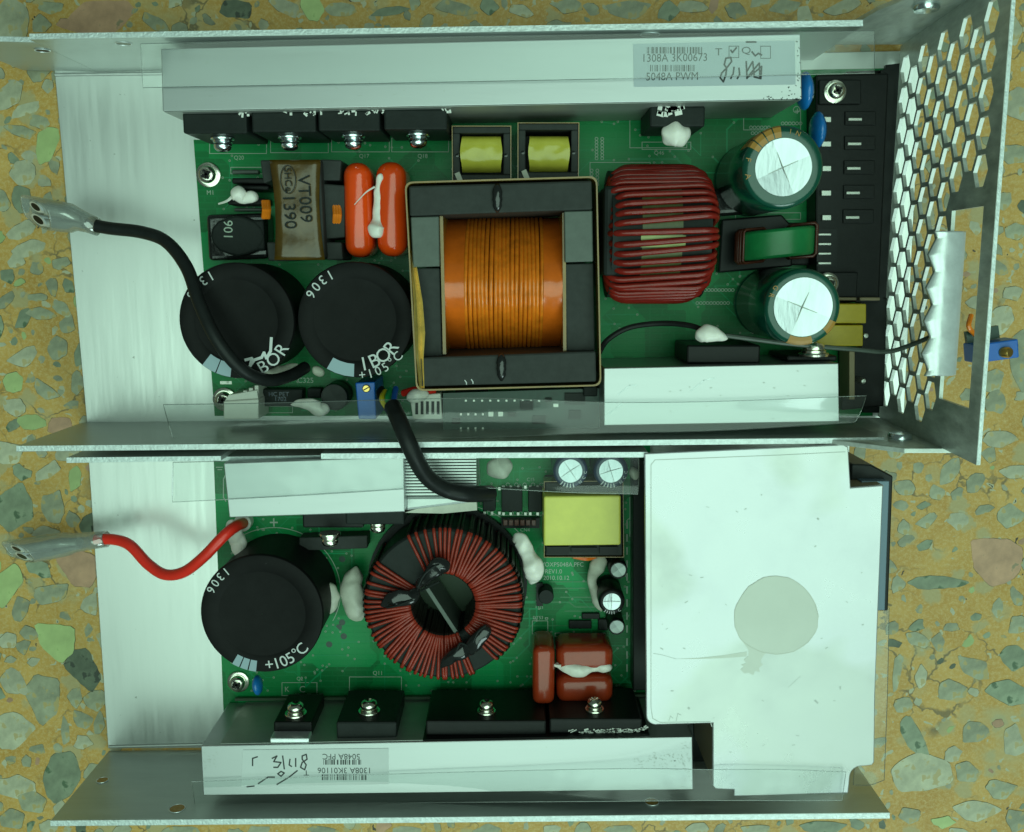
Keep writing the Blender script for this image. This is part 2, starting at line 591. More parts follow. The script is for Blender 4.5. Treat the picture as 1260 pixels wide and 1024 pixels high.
def stroke(mb, pts, w, z, mt=None):
    """flat pen line in plane z through xy points"""
    for i in range(len(pts) - 1):
        a, b = Vector(pts[i][:2]), Vector(pts[i + 1][:2])
        d = b - a
        if d.length < 1e-6: continue
        n = Vector((-d.y, d.x)).normalized() * w / 2
        e = d.normalized() * w * .3
        a, b = a - e, b + e
        zz = z + i * .002
        mb.add([(a.x - n.x, a.y - n.y, zz), (b.x - n.x, b.y - n.y, zz), (b.x + n.x, b.y + n.y, zz), (a.x + n.x, a.y + n.y, zz)], [[0, 1, 2, 3]], mt)


def pstroke(mb, pix, w, zsee, z, mt=None):
    stroke(mb, [P(x, y, zsee) for x, y in pix], w, z, mt)


# blobs of glue ------------------------------------------------------
def blob(name, pts, radii, mt, parent, label=None, flat=.8, seed=0):
    ctr = spline([P(*p) for p in pts], 6)
    m = len(ctr)
    rr = []
    for i in range(m):
        t = i / (m - 1) * (len(radii) - 1)
        k = min(int(t), len(radii) - 2)
        r = radii[k] * (1 - (t - k)) + radii[k + 1] * (t - k)
        e = min(i, m - 1 - i) / 3.0
        r *= math.sqrt(max(1 - (1 - min(e, 1)) ** 2, .03))
        rr.append(r)
    mb = MB()
    mb.tube(ctr, rr, 14, up=(0, 0, 1), flat=flat)
    for v in mb.v:
        n = noise.noise_vector(v * .45 + Vector((seed * 7.3, 1, 2)))
        v += n * .20 * max(rr)
    return mb.build(name, mt, parent, smooth=True, sub=1, label=label, auto=180)


# screws -------------------------------------------------------------
def screw_up(px, py, z, r, parent, name='screw', mt='chrome', wash=1.45, cross=True, sub=None):
    c = P(px, py, z)
    mb = MB()
    R = r * wash
    mb.lathe((c.x, c.y, z), [(R, -1.4), (R, -1.0), (R * .96, -.9), (r * .8, -.9)], 28)
    mb.lathe((c.x, c.y, z), [(r * 1.12, -.9), (r * 1.12, -.5), (r * .9, -.45)], 24)
    mb.lathe((c.x, c.y, z), [(r, -.45), (r, .55), (r * .88, 1.0), (r * .6, 1.3), (r * .55, 1.3), (r * .3, .7), (.05, .6)], 24, cap=False)
    o = mb.build(name, mt, parent, smooth=True, auto=40)
    if cross:
        k = MB()
        for a in (.5, .5 + math.pi / 2):
            k.box((c.x, c.y, z + 1.27), r * 1.25, r * .28, .12, a)
        k.build('cross_slot', 'black_plastic', o if sub is None else sub)
    return o


def screw_side(c, r, dirv, parent, mt='chrome_cool', name='screw'):
    mb = MB()
    mb.lathe(c, [(r * 1.35, 0), (r * 1.4, .5), (r * 1.35, .8), (r * .9, .85)], 20, dirv=dirv)
    mb.lathe(c, [(r * 1.12, .9), (r * 1.12, 1.5), (r * .8, 1.6)], 20, dirv=dirv)
    mb.lathe(c, [(r * .95, 1.6), (r * 1.05, 1.9), (r * 1.05, 2.7), (r * .9, 3.4), (r * .55, 3.8), (r * .25, 3.5), (.05, 3.4)], 20, dirv=dirv)
    return mb.build(name, mt, parent, smooth=True, auto=40)


# ------------------------------------------------------------------ ground
g = MB()
g.add([(-1500, -1500, 0), (1500, -1500, 0), (1500, 1500, 0), (-1500, 1500, 0)], [[0, 1, 2, 3]])
ground = g.build('ground', 'mortar', kind='structure')
ground['label'] = 'yellow terrazzo floor with grey green stone chips'
ORG['ground'] = Vector((0, 0, 0))

# chips: cx, cy, rx, ry, angle (deg), stone
CHIPS = [
 (12, 30, 26, 38, 20, 'pale'), (50, 30, 14, 12, 0, 'grey'), (120, 20, 48, 26, -12, 'pink'), (190, 28, 22, 10, 30, 'grey'), (288, 12, 20, 14, 10, 'dark'),
 (60, 8, 18, 9, 0, 'grey'), (18, 75, 12, 9, 20, 'pale'), (48, 85, 14, 18, 50, 'grey'), (12, 120, 20, 22, 10, 'pale'), (30, 135, 20, 8, -20, 'pale'),
 (25, 162, 22, 8, 20, 'grey'), (58, 175, 14, 26, 10, 'lime'), (30, 215, 20, 18, 0, 'pale'), (48, 150, 15, 10, 30, 'grey'), (28, 285, 22, 11, -30, 'pale'),
 (35, 305, 26, 10, -15, 'pale'), (20, 322, 12, 9, 0, 'pale'), (45, 330, 9, 9, 0, 'grey'), (65, 352, 9, 14, 0, 'grey'), (48, 366, 13, 7, 0, 'grey'), (28, 392, 10, 22, 30, 'green'),
 (50, 386, 20, 9, 0, 'grey'), (8, 340, 12, 10, 0, 'green'), (82, 400, 10, 13, 10, 'grey'), (70, 430, 12, 16, 20, 'grey'), (30, 440, 20, 12, -20, 'pale'), (95, 470, 9, 18, 10, 'grey'),
 (55, 480, 20, 12, 30, 'grey'), (15, 500, 16, 14, 0, 'pale'), (40, 520, 18, 10, 0, 'lime'), (75, 525, 16, 12, 0, 'pink'),
 (10, 560, 20, 18, 0, 'pale'), (60, 580, 20, 9, -35, 'pale'), (92, 590, 10, 16, 0, 'lime'), (18, 628, 30, 32, 0, 'green'), (66, 622, 18, 22, -20, 'grey'), (88, 640, 10, 11, 0, 'grey'),
 (55, 655, 18, 7, 0, 'pale'), (48, 700, 16, 10, 30, 'green'), (95, 700, 30, 34, -20, 'pink'), (62, 730, 26, 14, -10, 'grey'), (8, 720, 16, 28, 25, 'lime'),
 (68, 786, 30, 28, 30, 'lime'), (25, 750, 12, 16, 20, 'grey'), (35, 778, 12, 10, 20, 'grey'), (10, 790, 14, 12, 0, 'pale'), (108, 775, 6, 12, 0, 'grey'),
 (28, 795, 10, 12, 0, 'grey'), (103, 822, 18, 34, -42, 'dark'), (15, 840, 18, 16, 20, 'pale'), (52, 862, 26, 44, -12, 'grey'), (20, 838, 12, 22, -35, 'pale'),
 (12, 902, 30, 32, 0, 'pale'), (92, 858, 12, 14, 0, 'grey'), (103, 885, 14, 12, 50, 'grey'), (122, 890, 9, 14, 0, 'grey'), (102, 914, 13, 9, 0, 'pale'), (80, 900, 6, 18, -8, 'grey'),
 (74, 958, 26, 34, 25, 'green'), (32, 938, 8, 8, 0, 'grey'), (45, 922, 12, 8, 10, 'grey'), (20, 970, 26, 18, 20, 'pale'), (38, 988, 24, 14, 30, 'grey'), (12, 1008, 16, 20, 60, 'grey'),
 (60, 1016, 12, 10, 0, 'pale'),
 (420, 12, 18, 9, 0, 'grey'), (350, 10, 24, 10, 20, 'pale'), (480, 14, 22, 8, -10, 'green'), (560, 10, 26, 10, 10, 'grey'), (640, 14, 20, 9, 0, 'pale'), (700, 8, 22, 9, 0, 'grey'), (770, 12, 30, 14, 0, 'grey'),
 (850, 8, 20, 8, 0, 'pale'), (905, 12, 16, 10, 30, 'grey'), (965, 10, 22, 10, 0, 'grey'), (1040, 8, 30, 10, -12, 'pale'), (1090, 15, 16, 8, 0, 'grey'),
 (1245, 40, 16, 20, 0, 'pale'), (1252, 130, 22, 24, 10, 'pale'), (1248, 190, 20, 14, 0, 'grey'), (1235, 248, 12, 12, 0, 'grey'), (1250, 285, 14, 12, 0, 'grey'), (1228, 330, 14, 10, 40, 'grey'),
 (1245, 360, 16, 10, 0, 'pale'), (1232, 395, 14, 22, 10, 'pale'), (1256, 440, 14, 40, 0, 'grey'), (1220, 470, 14, 18, 20, 'grey'), (1225, 495, 14, 14, 0, 'grey'), (1232, 540, 22, 13, -10, 'pale'), (1250, 580, 20, 10, 0, 'pale'), (1218, 560, 10, 12, 0, 'grey'),
 (1200, 595, 10, 14, 30, 'grey'), (1170, 580, 14, 20, 30, 'grey'), (1115, 600, 14, 12, 0, 'grey'), (1152, 607, 14, 12, 0, 'grey'), (1178, 608, 9, 13, 20, 'grey'), (1110, 622, 12, 7, 0, 'grey'), (1136, 622, 12, 5, -20, 'green'),
 (1142, 640, 16, 9, -35, 'grey'), (1178, 640, 12, 12, 0, 'pale'), (1210, 628, 16, 6, -10, 'grey'), (1244, 635, 18, 14, -20, 'grey'), (1112, 650, 10, 10, 0, 'grey'), (1115, 665, 14, 7, -25, 'grey'),
 (1222, 685, 32, 34, 30, 'pink'), (1152, 715, 36, 10, 0, 'green'), (1228, 745, 7, 15, 10, 'grey'), (1250, 735, 8, 16, -20, 'grey'), (1128, 770, 12, 8, -30, 'green'), (1170, 772, 11, 6, 0, 'grey'), (1130, 788, 17, 9, 20, 'grey'), (1200, 760, 9, 5, 0, 'green'),
 (1100, 792, 9, 6, 0, 'dark'), (1155, 790, 9, 11, 0, 'grey'), (1252, 770, 14, 12, 0, 'grey'), (1105, 825, 6, 26, 8, 'grey'), (1135, 832, 10, 16, 0, 'pale'), (1200, 820, 22, 14, 20, 'grey'), (1245, 810, 18, 16, 0, 'green'),
 (1240, 852, 30, 16, 10, 'green'), (1170, 850, 20, 14, 0, 'grey'), (1112, 868, 12, 10, 0, 'grey'), (1122, 905, 34, 14, 60, 'green'), (1130, 950, 38, 32, 0, 'pale'), (1200, 900, 24, 16, -20, 'grey'), (1245, 915, 16, 24, 0, 'pale'),
 (1190, 950, 18, 14, 0, 'grey'), (1230, 970, 22, 14, 10, 'grey'), (1200, 995, 28, 14, 0, 'pale'), (1120, 1005, 18, 12, 0, 'grey'), (1250, 1010, 16, 14, 0, 'grey'), (1160, 1012, 14, 8, 0, 'lime'),
 (1015, 1018, 30, 10, 0, 'green'), (930, 1022, 20, 8, 0, 'grey'), (860, 1020, 16, 8, 0, 'pale'), (760, 1022, 26, 8, 0, 'grey'), (680, 1021, 14, 7, 0, 'pale'), (600, 1022, 24, 8, 0, 'grey'), (500, 1022, 18, 7, 0, 'pale'), (400, 1023, 26, 7, 0, 'grey'), (320, 1022, 16, 7, 0, 'pale'), (220, 1024, 26, 8, 0, 'grey'), (150, 1022, 14, 8, 0, 'pale'),
]
placed = []


def chip_poly(cx, cy, rx, ry, ang, rnd, sharp=.34):
    n = rnd.choice([5, 6, 7, 8, 9])
    a0 = rnd.random() * 6.28
    pts = []
    ca, sa = math.cos(math.radians(ang)), math.sin(math.radians(ang))
    raw = []
    for i in range(n):
        a = a0 + 2 * math.pi * (i + rnd.uniform(-.28, .28)) / n
        k = 1 + rnd.uniform(-sharp, sharp * .6)
        raw.append((math.cos(a) * rx * k, math.sin(a) * ry * k))
    out = []                    # light corner cutting
    for i in range(n):
        p, q = raw[i], raw[(i + 1) % n]
        for t in (.11, .5, .89):
            j = rnd.uniform(-.04, .04) if t == .5 else 0
            out.append(((p[0] + (q[0] - p[0]) * t) * (1 + j), (p[1] + (q[1] - p[1]) * t) * (1 + j)))
    fine = []
    for i in range(len(out)):
        p, q = out[i], out[(i + 1) % len(out)]
        d = math.hypot(q[0] - p[0], q[1] - p[1]); m = max(1, min(5, int(d / 5)))
        for t in range(m):
            w = min(.9, d * .06) if t else 0
            fine.append((p[0] + (q[0] - p[0]) * t / m + rnd.uniform(-w, w), p[1] + (q[1] - p[1]) * t / m + rnd.uniform(-w, w)))
    out = fine
    for x, y in out:
        pts.append((cx + x * ca - y * sa, cy + x * sa + y * ca))
    return pts


rnd = random.Random(11)
chips = list(CHIPS)
for c in chips: placed.append((c[0], c[1], max(c[2], c[3]) * .8))
kinds = ['grey'] * 9 + ['pale'] * 6 + ['green'] * 3 + ['lime', 'pink', 'dark']
tries = 0
while tries < 16000:
    tries += 1
    x, y = rnd.uniform(-70, 1330), rnd.uniform(-60, 1085)
    if 150 < x < 1055 and 70 < y < 960: continue
    left = x < 150 or y < 60
    r = min(4 + rnd.expovariate(1 / 5.0), 17) if tries > (5000 if left else 1500) else rnd.uniform(9, 20 if left else 16)
    if not left and tries > 9000: continue
    if any((x - a) ** 2 + (y - b) ** 2 < (r * (.78 if left else 1.0) + q * (.92 if left else 1.1)) ** 2 for a, b, q in placed): continue
    placed.append((x, y, r))
    chips.append((x, y, r * rnd.uniform(.8, 1.15), r * rnd.uniform(.5, .9), rnd.uniform(0, 180), rnd.choice(kinds)))
vis = [c for c in chips if -15 < c[0] < 1275 and -15 < c[1] < 1039]
vis.sort(key=lambda c: -c[2] * c[3])
keep = set(id(c) for c in vis[:290])
rest = MB(); rims = MB()
for ci, c in enumerate(chips):
    cx, cy, rx, ry, ang, kd = c
    poly = chip_poly(cx, cy, rx, ry, ang, rnd)
    top = [P(x, y, 0) for x, y in poly]
    if id(c) in keep:
        MB().prism([(p.x, p.y) for p in top], -.3, .05 + (ci % 45) * .003).build('stone', 'stone_' + kd, ground)
    else:
        rest.prism([(p.x, p.y) for p in top], -.3, .04 + (ci % 20) * .0015, 'stone_' + kd)
    if rx > 7 and rnd.random() < .8:
        cc = P(cx, cy, 0)
        n = len(top)
        k0 = rnd.randrange(n); ln = rnd.randrange(n // 3, n)
        for i in range(ln):
            a, b = top[(k0 + i) % n], top[(k0 + i + 1) % n]
            ex = lambda p, d: Vector((p.x, p.y, 0)) + (Vector((p.x - cc.x, p.y - cc.y, 0))).normalized() * d
            w = rnd.uniform(.05, .18)
            o1, o2, i1, i2 = ex(a, w), ex(b, w), ex(a, -.03), ex(b, -.03)
            rims.add([(q.x, q.y, .025) for q in (o1, o2, i2, i1)], [[0, 1, 2, 3]])
rest.build('small_stones', 'stone_grey', ground, kind='stuff')
rims.build('stone_seam', 'chip_rim', ground, kind='stuff')


# ================================================================== helpers for electronics
PT = 8.0                        # top of the circuit boards


def quad(x0, y0, x1, y1):
    return [(x0, y0), (x1, y0), (x1, y1), (x0, y1)]


def big_cap(u, px, py, rpx, ztop, texts, stripe, label, grooves=True):
    c = P(px, py, ztop)
    r = rpx * (CAMH - ztop) / FPX
    h = ztop - PT
    mb = MB()
    mb.lathe((c.x, c.y, PT), [(r * .985, 0), (r * .985, h * .9), (r, h * .93), (r, h - .7), (r * .985, h - .15), (r * .95, h + .0), (r * .74, h - .05), (r * .72, h - .3), (r * .70, h - .35), (.1, h - .3)], 72, cap=False)
    o = mb.build('electrolytic_capacitor', 'cap_vinyl', u, smooth=True, auto=50, label=label)
    t = MB()
    for txt, a0, st, sz, rad in texts:
        arc_text(t, txt, (c.x, c.y), r * rad, math.radians(a0), math.radians(st), sz, ztop + .06)
    t.build('printed_text', 'white_print', o)
    if stripe:
        s = MB()
        a0, a1, r0, r1, gaps = stripe
        m = 3
        for k in range(gaps):
            b0 = a0 + (a1 - a0) * k / gaps + .6
            b1 = a0 + (a1 - a0) * (k + 1) / gaps - .6
            vs = []
            for j in range(m + 1):
                a = math.radians(b0 + (b1 - b0) * j / m)
                for q in (r0, r1):
                    vs.append((c.x + math.cos(a) * r * q, c.y + math.sin(a) * r * q, ztop + .04))
            s.add(vs, [[2 * j, 2 * j + 1, 2 * j + 3, 2 * j + 2] for j in range(m)])
        each(s, 'polarity_stripe', 'grey_stripe', o)
    return o


def can_cap(u, px, py, rpx, rtop, ztop, sleeve, label, cross=.5, z0=PT, groove=True, top='can_top'):
    """upright electrolytic can: sleeve rolled over the rim, scored metal top"""
    c = P(px, py, ztop)
    k = (CAMH - ztop) / FPX
    r, rt = rpx * k, rtop * k
    h = ztop - z0
    mb = MB()
    mb.lathe((c.x, c.y, z0), [(r * .97, 0), (r, .6), (r, 3.0), (r * .94, 3.6), (r, 4.2), (r, h - 1.2), (r * .96, h - .35), (rt + (r - rt) * .5, h), (rt, h - .02), (rt * .98, h - .5)], 48, cap=False)
    o = mb.build('electrolytic_capacitor', sleeve, u, smooth=True, auto=60, label=label)
    d = MB()
    n = 48
    # domed top with a pressed cross
    rings = [.0, .35, .7, .95, 1.0]
    vs, fs = [(c.x, c.y, ztop - .60)], []
    for q in rings[1:]:
        for i in range(n):
            a = 2 * math.pi * i / n + cross
            lx = math.cos(a - cross); ly = math.sin(a - cross)
            dz = -.60 + .085 * rt * (abs(lx) + abs(ly)) * q
            vs.append((c.x + math.cos(a) * rt * q, c.y + math.sin(a) * rt * q, ztop + dz))
    for i in range(n): fs.append([0, 1 + i, 1 + (i + 1) % n])
    for g_ in range(len(rings) - 2):
        for i in range(n):
            a, b = 1 + g_ * n + i, 1 + g_ * n + (i + 1) % n
            fs.append([a, a + n, b + n, b])
    d.add(vs, fs)
    d.build('can_top', top, o, smooth=True, auto=3)
    if groove:
        s = MB()
        for a in (cross, cross + math.pi / 2):
            s.box((c.x, c.y, ztop - .30), rt * 1.9, rt * .025, .1, a)
        each(s, 'pressed_score', 'sink_metal', o)
    return o, c, r, rt


def transistor(u, px0, px1, py_back, ztop, thick, zbot, dirn, sinkY, screw=True, label=None, mt='epoxy', sc='chrome_cool', name='power_transistor', zs=None, rs=2.0, tab=False):
    """flat package standing against a heat sink face; dirn = -1 faces down the picture, +1 up"""
    x0, x1 = P(px0, py_back, ztop).x, P(px1, py_back, ztop).x
    y0 = sinkY(.5 * (x0 + x1))
    mb = MB()
    ym = y0 + dirn * thick / 2
    mb.box(((x0 + x1) / 2, ym, (ztop + zbot) / 2), x1 - x0, thick, ztop - zbot)
    o = mb.build(name, mt, u, bevel=.5, label=label)
    l = MB()
    w = x1 - x0
    for k in (-.34, 0, .34):
        l.box(((x0 + x1) / 2 + k * w, ym, (zbot + PT) / 2), 1.2, .6, max(zbot - PT, .5) + .4)
    each(l, 'lead', 'solder', o)
    if screw:
        z = zs if zs else ztop - 7
        screw_side(((x0 + x1) / 2, y0 + dirn * thick, z), rs, (0, dirn, 0), o, sc)
    if tab:
        t = MB().box(((x0 + x1) / 2, y0 + dirn * .8, ztop + 2.2), (x1 - x0) * 1.0, 1.4, 4.6)
        t.build('metal_tab', 'bright_zinc', o, bevel=.3)
    return o


def film_cap(u, pix, ztop, z0, mt, label, axis='y'):
    """dipped capacitor: rounded pillow"""
    (x0, y0), (x1, y1) = pix
    a, b = P(x0, y0, (ztop + z0) / 2), P(x1, y1, (ztop + z0) / 2)
    w, l, h = abs(b.x - a.x), abs(b.y - a.y), ztop - z0
    c = (a + b) / 2
    mb = MB().box((c.x, c.y, (ztop + z0) / 2), w, l, h)
    r = min(w, l) * (.46 if mt == 'orange_cap' else .33)
    o = mb.build('film_capacitor', mt, u, bevel=r, seg=6, label=label)
    for p in o.data.polygons: p.use_smooth = True
    return o


def ring_ribbon(mb, pts, z0, z1, t, mt=None):
    """a strip of tape standing round a closed outline"""
    n = len(pts)
    cx = sum(p[0] for p in pts) / n; cy = sum(p[1] for p in pts) / n
    vs = []
    for p in pts:
        d = Vector((p[0] - cx, p[1] - cy)); L_ = d.length; d = d / L_
        for z in (z0, z1):
            vs.append((p[0], p[1], z)); vs.append((p[0] + d.x * t, p[1] + d.y * t, z))
    fs = []
    for i in range(n):
        a, b = 4 * i, 4 * ((i + 1) % n)
        fs += [[a + 1, b + 1, b + 3, a + 3], [a, a + 2, b + 2, b], [a + 2, a + 3, b + 3, b + 2]]
    mb.add(vs, fs, mt)


def lerp(a, b, t): return a + (b - a) * t


def barcode(mb, x0, y0, x1, y1, z, n, seed, vertical=False, ang=None):
    """bars between two pixel corners at height z"""
    r = random.Random(seed)
    x = x0
    while x < x1 - .6:
        w = r.choice([.7, .7, 1.1, 1.9])
        g_ = r.choice([.8, .9, 1.4, 2.3])
        sl = (y1 - y0)
        pts = [P(x, y0, z), P(x + w, y0, z), P(x + w, y1, z), P(x, y1, z)]
        mb.add([(p.x, p.y, z + .02) for p in pts], [[0, 1, 2, 3]])
        x += w + g_


# ================================================================== UNIT 1
U1 = thing('power_supply_unit', P(590, 300, 0), 'silver power supply with big orange transformer and perforated end panel, nearer the top', 'power supply')

# --- sheet metal tray
c = MB()
c.pp([(67, 87), (1134, 62), (1112, 520), (107, 522)], 1.4, .15)
c.build('base_plate', 'aluminium', U1, bevel=.15)


def vwall(u, top, z1, name='side_wall', z0=1.45, mt='wall_metal', label=None):
    mb = MB(); mb.pp(top, z1, z0)
    o = mb.build(name, mt, u, bevel=.12, label=label)
    e = MB(); e.pp(top, z1, z1 - .01)
    tp = [P(x, y, z1) for x, y in top]
    cc = sum((p for p in tp), Vector()) / 4
    ee = MB().prism([((p.x - cc.x) * .9995 + cc.x, (p.y - cc.y) * .93 + cc.y) for p in tp], z1 - .5, z1 + .06)
    ee.build('cut_edge', 'edge_metal', o)
    return o


w1 = vwall(U1, [(36, 42), (1062, 24), (1062, 32), (36, 49)], 41.5)
wa_, wb_, wl_ = P(36, 42, 41.5), P(36, 49, 41.5), P(-62, 50, 38.5)
lw_ = MB().prism([(wl_.x, wl_.y + (wa_.y - wb_.y)), (wa_.x - .02, wa_.y - .02), (wb_.x - .02, wb_.y), (wl_.x, wl_.y)], 1.45, 38.5).build('side_wall', 'wall_metal', U1)
MB().prism([(wl_.x, wl_.y + (wa_.y - wb_.y) - .1), (wa_.x - .05, wa_.y - .12), (wb_.x - .05, wb_.y + .1), (wl_.x, wl_.y + .1)], 38.3, 38.56).build('cut_edge', 'edge_metal', lw_)
w2 = vwall(U1, [(20, 549), (1088, 538), (1088, 545), (20, 556)], 41.5)
# bend highlights along the foot of the walls
b = MB()
b.tube([P(68, 92, 1.6), P(300, 89, 1.6)], .5, 8); b.build('bend_line', 'aluminium', U1, smooth=True)
# holes in the wall faces (screw holes punched near the rim)
def hole(u, px, py, z, r, dirn, mt='smoke_black'):
    p = P(px, py, z)
    MB().lathe((p.x, p.y, p.z), [(r, -.05), (r, .05)], 20, dirv=(0, dirn, 0)).build('punched_hole', mt, u)
    return p
ytop = lambda px, z: P(px, lerp(49, 32, (px - 36) / 1026), 41.5).y
def wall_hole(u, px, zz, yw, r, dirn, mt='smoke_black', rim=True):
    # place on the wall plane at world y = yw
    # choose world x from pixel px at height zz
    y_ = yw
    # find py so that P(px,py,zz).y == yw
    lo, hi = -100, 1200
    for _ in range(40):
        m_ = (lo + hi) / 2
        if P(px, m_, zz).y > y_: lo = m_
        else: hi = m_
    p = P(px, lo, zz)
    mb = MB().lathe(p, [(r, .04), (r, .10)], 20, dirv=(0, dirn, 0))
    mb.build('punched_hole', mt, u)
    if rim:
        pts = [p + Vector((math.cos(a) * r, dirn * .1, math.sin(a) * r)) for a in [2 * math.pi * k / 24 for k in range(24)]]
        MB().tube(pts, .14, 6, closed=True).build('hole_rim', 'bright_zinc', u, smooth=True)
yw1 = P(36, 49, 41.5).y
wall_hole(U1, 152, 36, P(152, 47, 41.5).y, 1.9, -1, 'stone_grey')
wall_hole(U1, 52, 30, P(52, 52.6, 38.5).y, 1.9, -1)
wall_hole(U1, 800, 36.5, P(800, 36.5, 41.5).y, 2.4, -1, 'sink_metal')

# --- perforated end panel
A = P(1106, 58, 0); B = P(1079, 512, 0)
ud = (B - A).normalized(); nd = Vector((ud.y, -ud.x, 0))
if nd.x < 0: nd = -nd
LEN = (B - A).length; HGT = 75.0; TH = .95
pv = lambda u_, v_, n_=0: A + ud * u_ + Vector((0, 0, v_)) + nd * (n_ - .067 * v_)   # the panel leans in a little
pan = MB().slab([pv(0, 1.5), pv(LEN, 1.5), pv(LEN, HGT), pv(0, HGT)], nd * TH)
panel = pan.build('perforated_panel', 'zinc', U1)
cut = MB()
pitch = 8.4; rh = 3.60 / math.cos(math.pi / 6)
cut_u0, cut_u1, cut_v0, cut_v1 = (A.y - P(1190, 257, 58).y), (A.y - P(1185, 496, 58).y), 49.5, 68.5
col = 0; v_ = 7.0
while v_ < HGT - 6:
    u_ = 7.5 + (pitch / 2 if col % 2 else 0)
    while u_ < LEN - 5:
        inslot = (u_ > cut_u0 - 5.5 and v_ > cut_v0 - 4.4)
        if not inslot:
            vs = []
            for k in range(6):
                a = math.pi / 3 * k + math.pi / 2       # corners point up and down the panel
                vs.append(pv(u_ + math.cos(a) * rh, v_ + math.sin(a) * rh, -1))
            cut.slab(vs, nd * (TH + 2))
        u_ += pitch
    v_ += pitch * .866; col += 1
cut.slab([pv(cut_u0, cut_v0, -1), pv(cut_u1, cut_v0, -1), pv(cut_u1, cut_v1, -1), pv(cut_u0, cut_v1, -1)], nd * (TH + 2))
co = cut.build('cutter', 'zinc', U1)
bpy.context.view_layer.update()
md = panel.modifiers.new('holes', 'BOOLEAN'); md.operation = 'DIFFERENCE'; md.object = co; md.solver = 'EXACT'
dg = bpy.context.evaluated_depsgraph_get()
nm = bpy.data.meshes.new_from_object(panel.evaluated_get(dg))
panel.modifiers.clear(); panel.data = nm
cm = co.data; bpy.data.objects.remove(co); bpy.data.meshes.remove(cm)
md = panel.modifiers.new('bevel', 'BEVEL'); md.width = .15 * S; md.segments = 1; md.limit_method = 'ANGLE'
# bright sheared upper edge of the panel
MB().slab([pv(.1, HGT - .3, .1), pv(LEN - .1, HGT - .3, .1), pv(LEN - .1, HGT + .08, .1), pv(.1, HGT + .08, .1)], nd * (TH - .2)).build('cut_edge', 'edge_metal', panel)
# side flanges of the panel, riveted to the tray walls
f1 = MB()
yA = A.y; yB = B.y
f1.slab([Vector((P(1004, 60, 0).x, yA, 3)), Vector((A.x, yA, 3)), Vector((A.x, yA, HGT - 1)), Vector((A.x - 11, yA, HGT - 1)), Vector((A.x - 21, yA, 40))], (0, 1.2, 0))
f1.build('side_flange', 'zinc', panel, bevel=.15)
f2 = MB()
f2.slab([Vector((B.x - 28, yB, 3)), Vector((B.x, yB, 3)), Vector((B.x, yB, 54)), Vector((B.x - 13, yB, 54)), Vector((B.x - 30, yB, 39))], (0, -1.2, 0))
f2.build('side_flange', 'zinc', panel, bevel=.15)
for (px, py, z, dy, yy) in ((1140, 6, 46, -1, yA), (1108, 531, 40, 1, yB)):
    p = P(px, py, z); p.y = yy
    MB().lathe(p, [(3.1, 0), (3.1, 1.0), (2.8, 1.5), (.1, 1.6)], 28, dirv=(0, dy, 0), cap=False).build('rivet', 'chrome_cool', panel, smooth=True)
# bent tongue in the slot, its free edge still showing half hexagons
tg = MB()
prof = [(.3, cut_v0 - .3), (2.4, cut_v0 + .3), (2.9, cut_v0 + 1.2), (1.8, cut_v0 + 1.9), (-1.4, cut_v0 + 2.3), (-4.4, cut_v0 + 3.2)]
nseg = 88
vs, fs = [], []
for i in range(nseg + 1):
    t = i / nseg
    u_ = lerp(cut_u0 + 5, cut_u1 - 6, t)
    ph = (t * 4.4 + .3) % 1.0
    zig = abs(ph - .5) * 2
    for j, (n_, v2) in enumerate(prof):
        k = j / (len(prof) - 1)
        ext = 1.0 + (.42 * zig if j == len(prof) - 1 else (.25 * zig if j == len(prof) - 2 else 0))
        vs.append(pv(u_, v2, n_ * ext))
m = len(prof)
for i in range(nseg):
    for j in range(m - 1):
        fs.append([i * m + j, i * m + j + 1, (i + 1) * m + j + 1, (i + 1) * m + j])
tg.add(vs, fs)
tg.build('bent_tongue', 'bright_zinc', panel, smooth=True, solid=.9, auto=50)

# blue trimmer outside the panel, on a scrap of dark board
q = P(1219, 431, 24)
t = MB().box(q, 12, 5.2, 7, math.radians(8))
o = t.build('trimmer_potentiometer', 'blue_pot', U1, bevel=.4, label='blue trimmer with brass screw sticking out beyond the perforated panel')
s_ = MB().lathe(q + Vector((5.6, .8, .6)), [(1.3, 0), (1.3, 1.2), (1.1, 1.5), (.05, 1.5)], 18, dirv=(1, .12, .5))
s_.build('adjuster_screw', 'brass', o, smooth=True)
q2 = P(1238, 434, 29); MB().lathe(q2 + Vector((0, 0, -2)), [(1.5, 0), (1.5, 2.0), (1.2, 2.4), (.05, 2.4)], 18, dirv=(.5, 0, 1)).build('adjuster_screw', 'brass', o, smooth=True)
MB().box(P(1208, 412, 22), 9, 3.5, 1.5, .2).build('sensor_board', 'pcb_dark', U1)
w = MB(); w.tube(pspline([(1195, 388, 24), (1192, 402, 26), (1200, 412, 24)], 6), .7, 8)
w.build('copper_wire', 'enamel_orange', U1, smooth=True)

# --- circuit board
pb = MB(); pb.pp([(238, 172), (264, 172), (260, 100), (1090, 84), (1074, 512), (264, 512)], PT, PT - 1.6)
board1 = pb.build('circuit_board', 'pcb', U1, bevel=.1)
so = MB()
for x, y in ((255, 215), (275, 492), (1028, 112), (1020, 350)):
    p = P(x, y, PT); so.lathe((p.x, p.y, 1.4), [(2.6, 0), (2.6, PT - 3.1)], 12)
each(so, 'standoff', 'chrome', U1)
for x, y in ((255, 215), (275, 492)):
    screw_up(x, y, PT + 1.6, 2.4, U1)

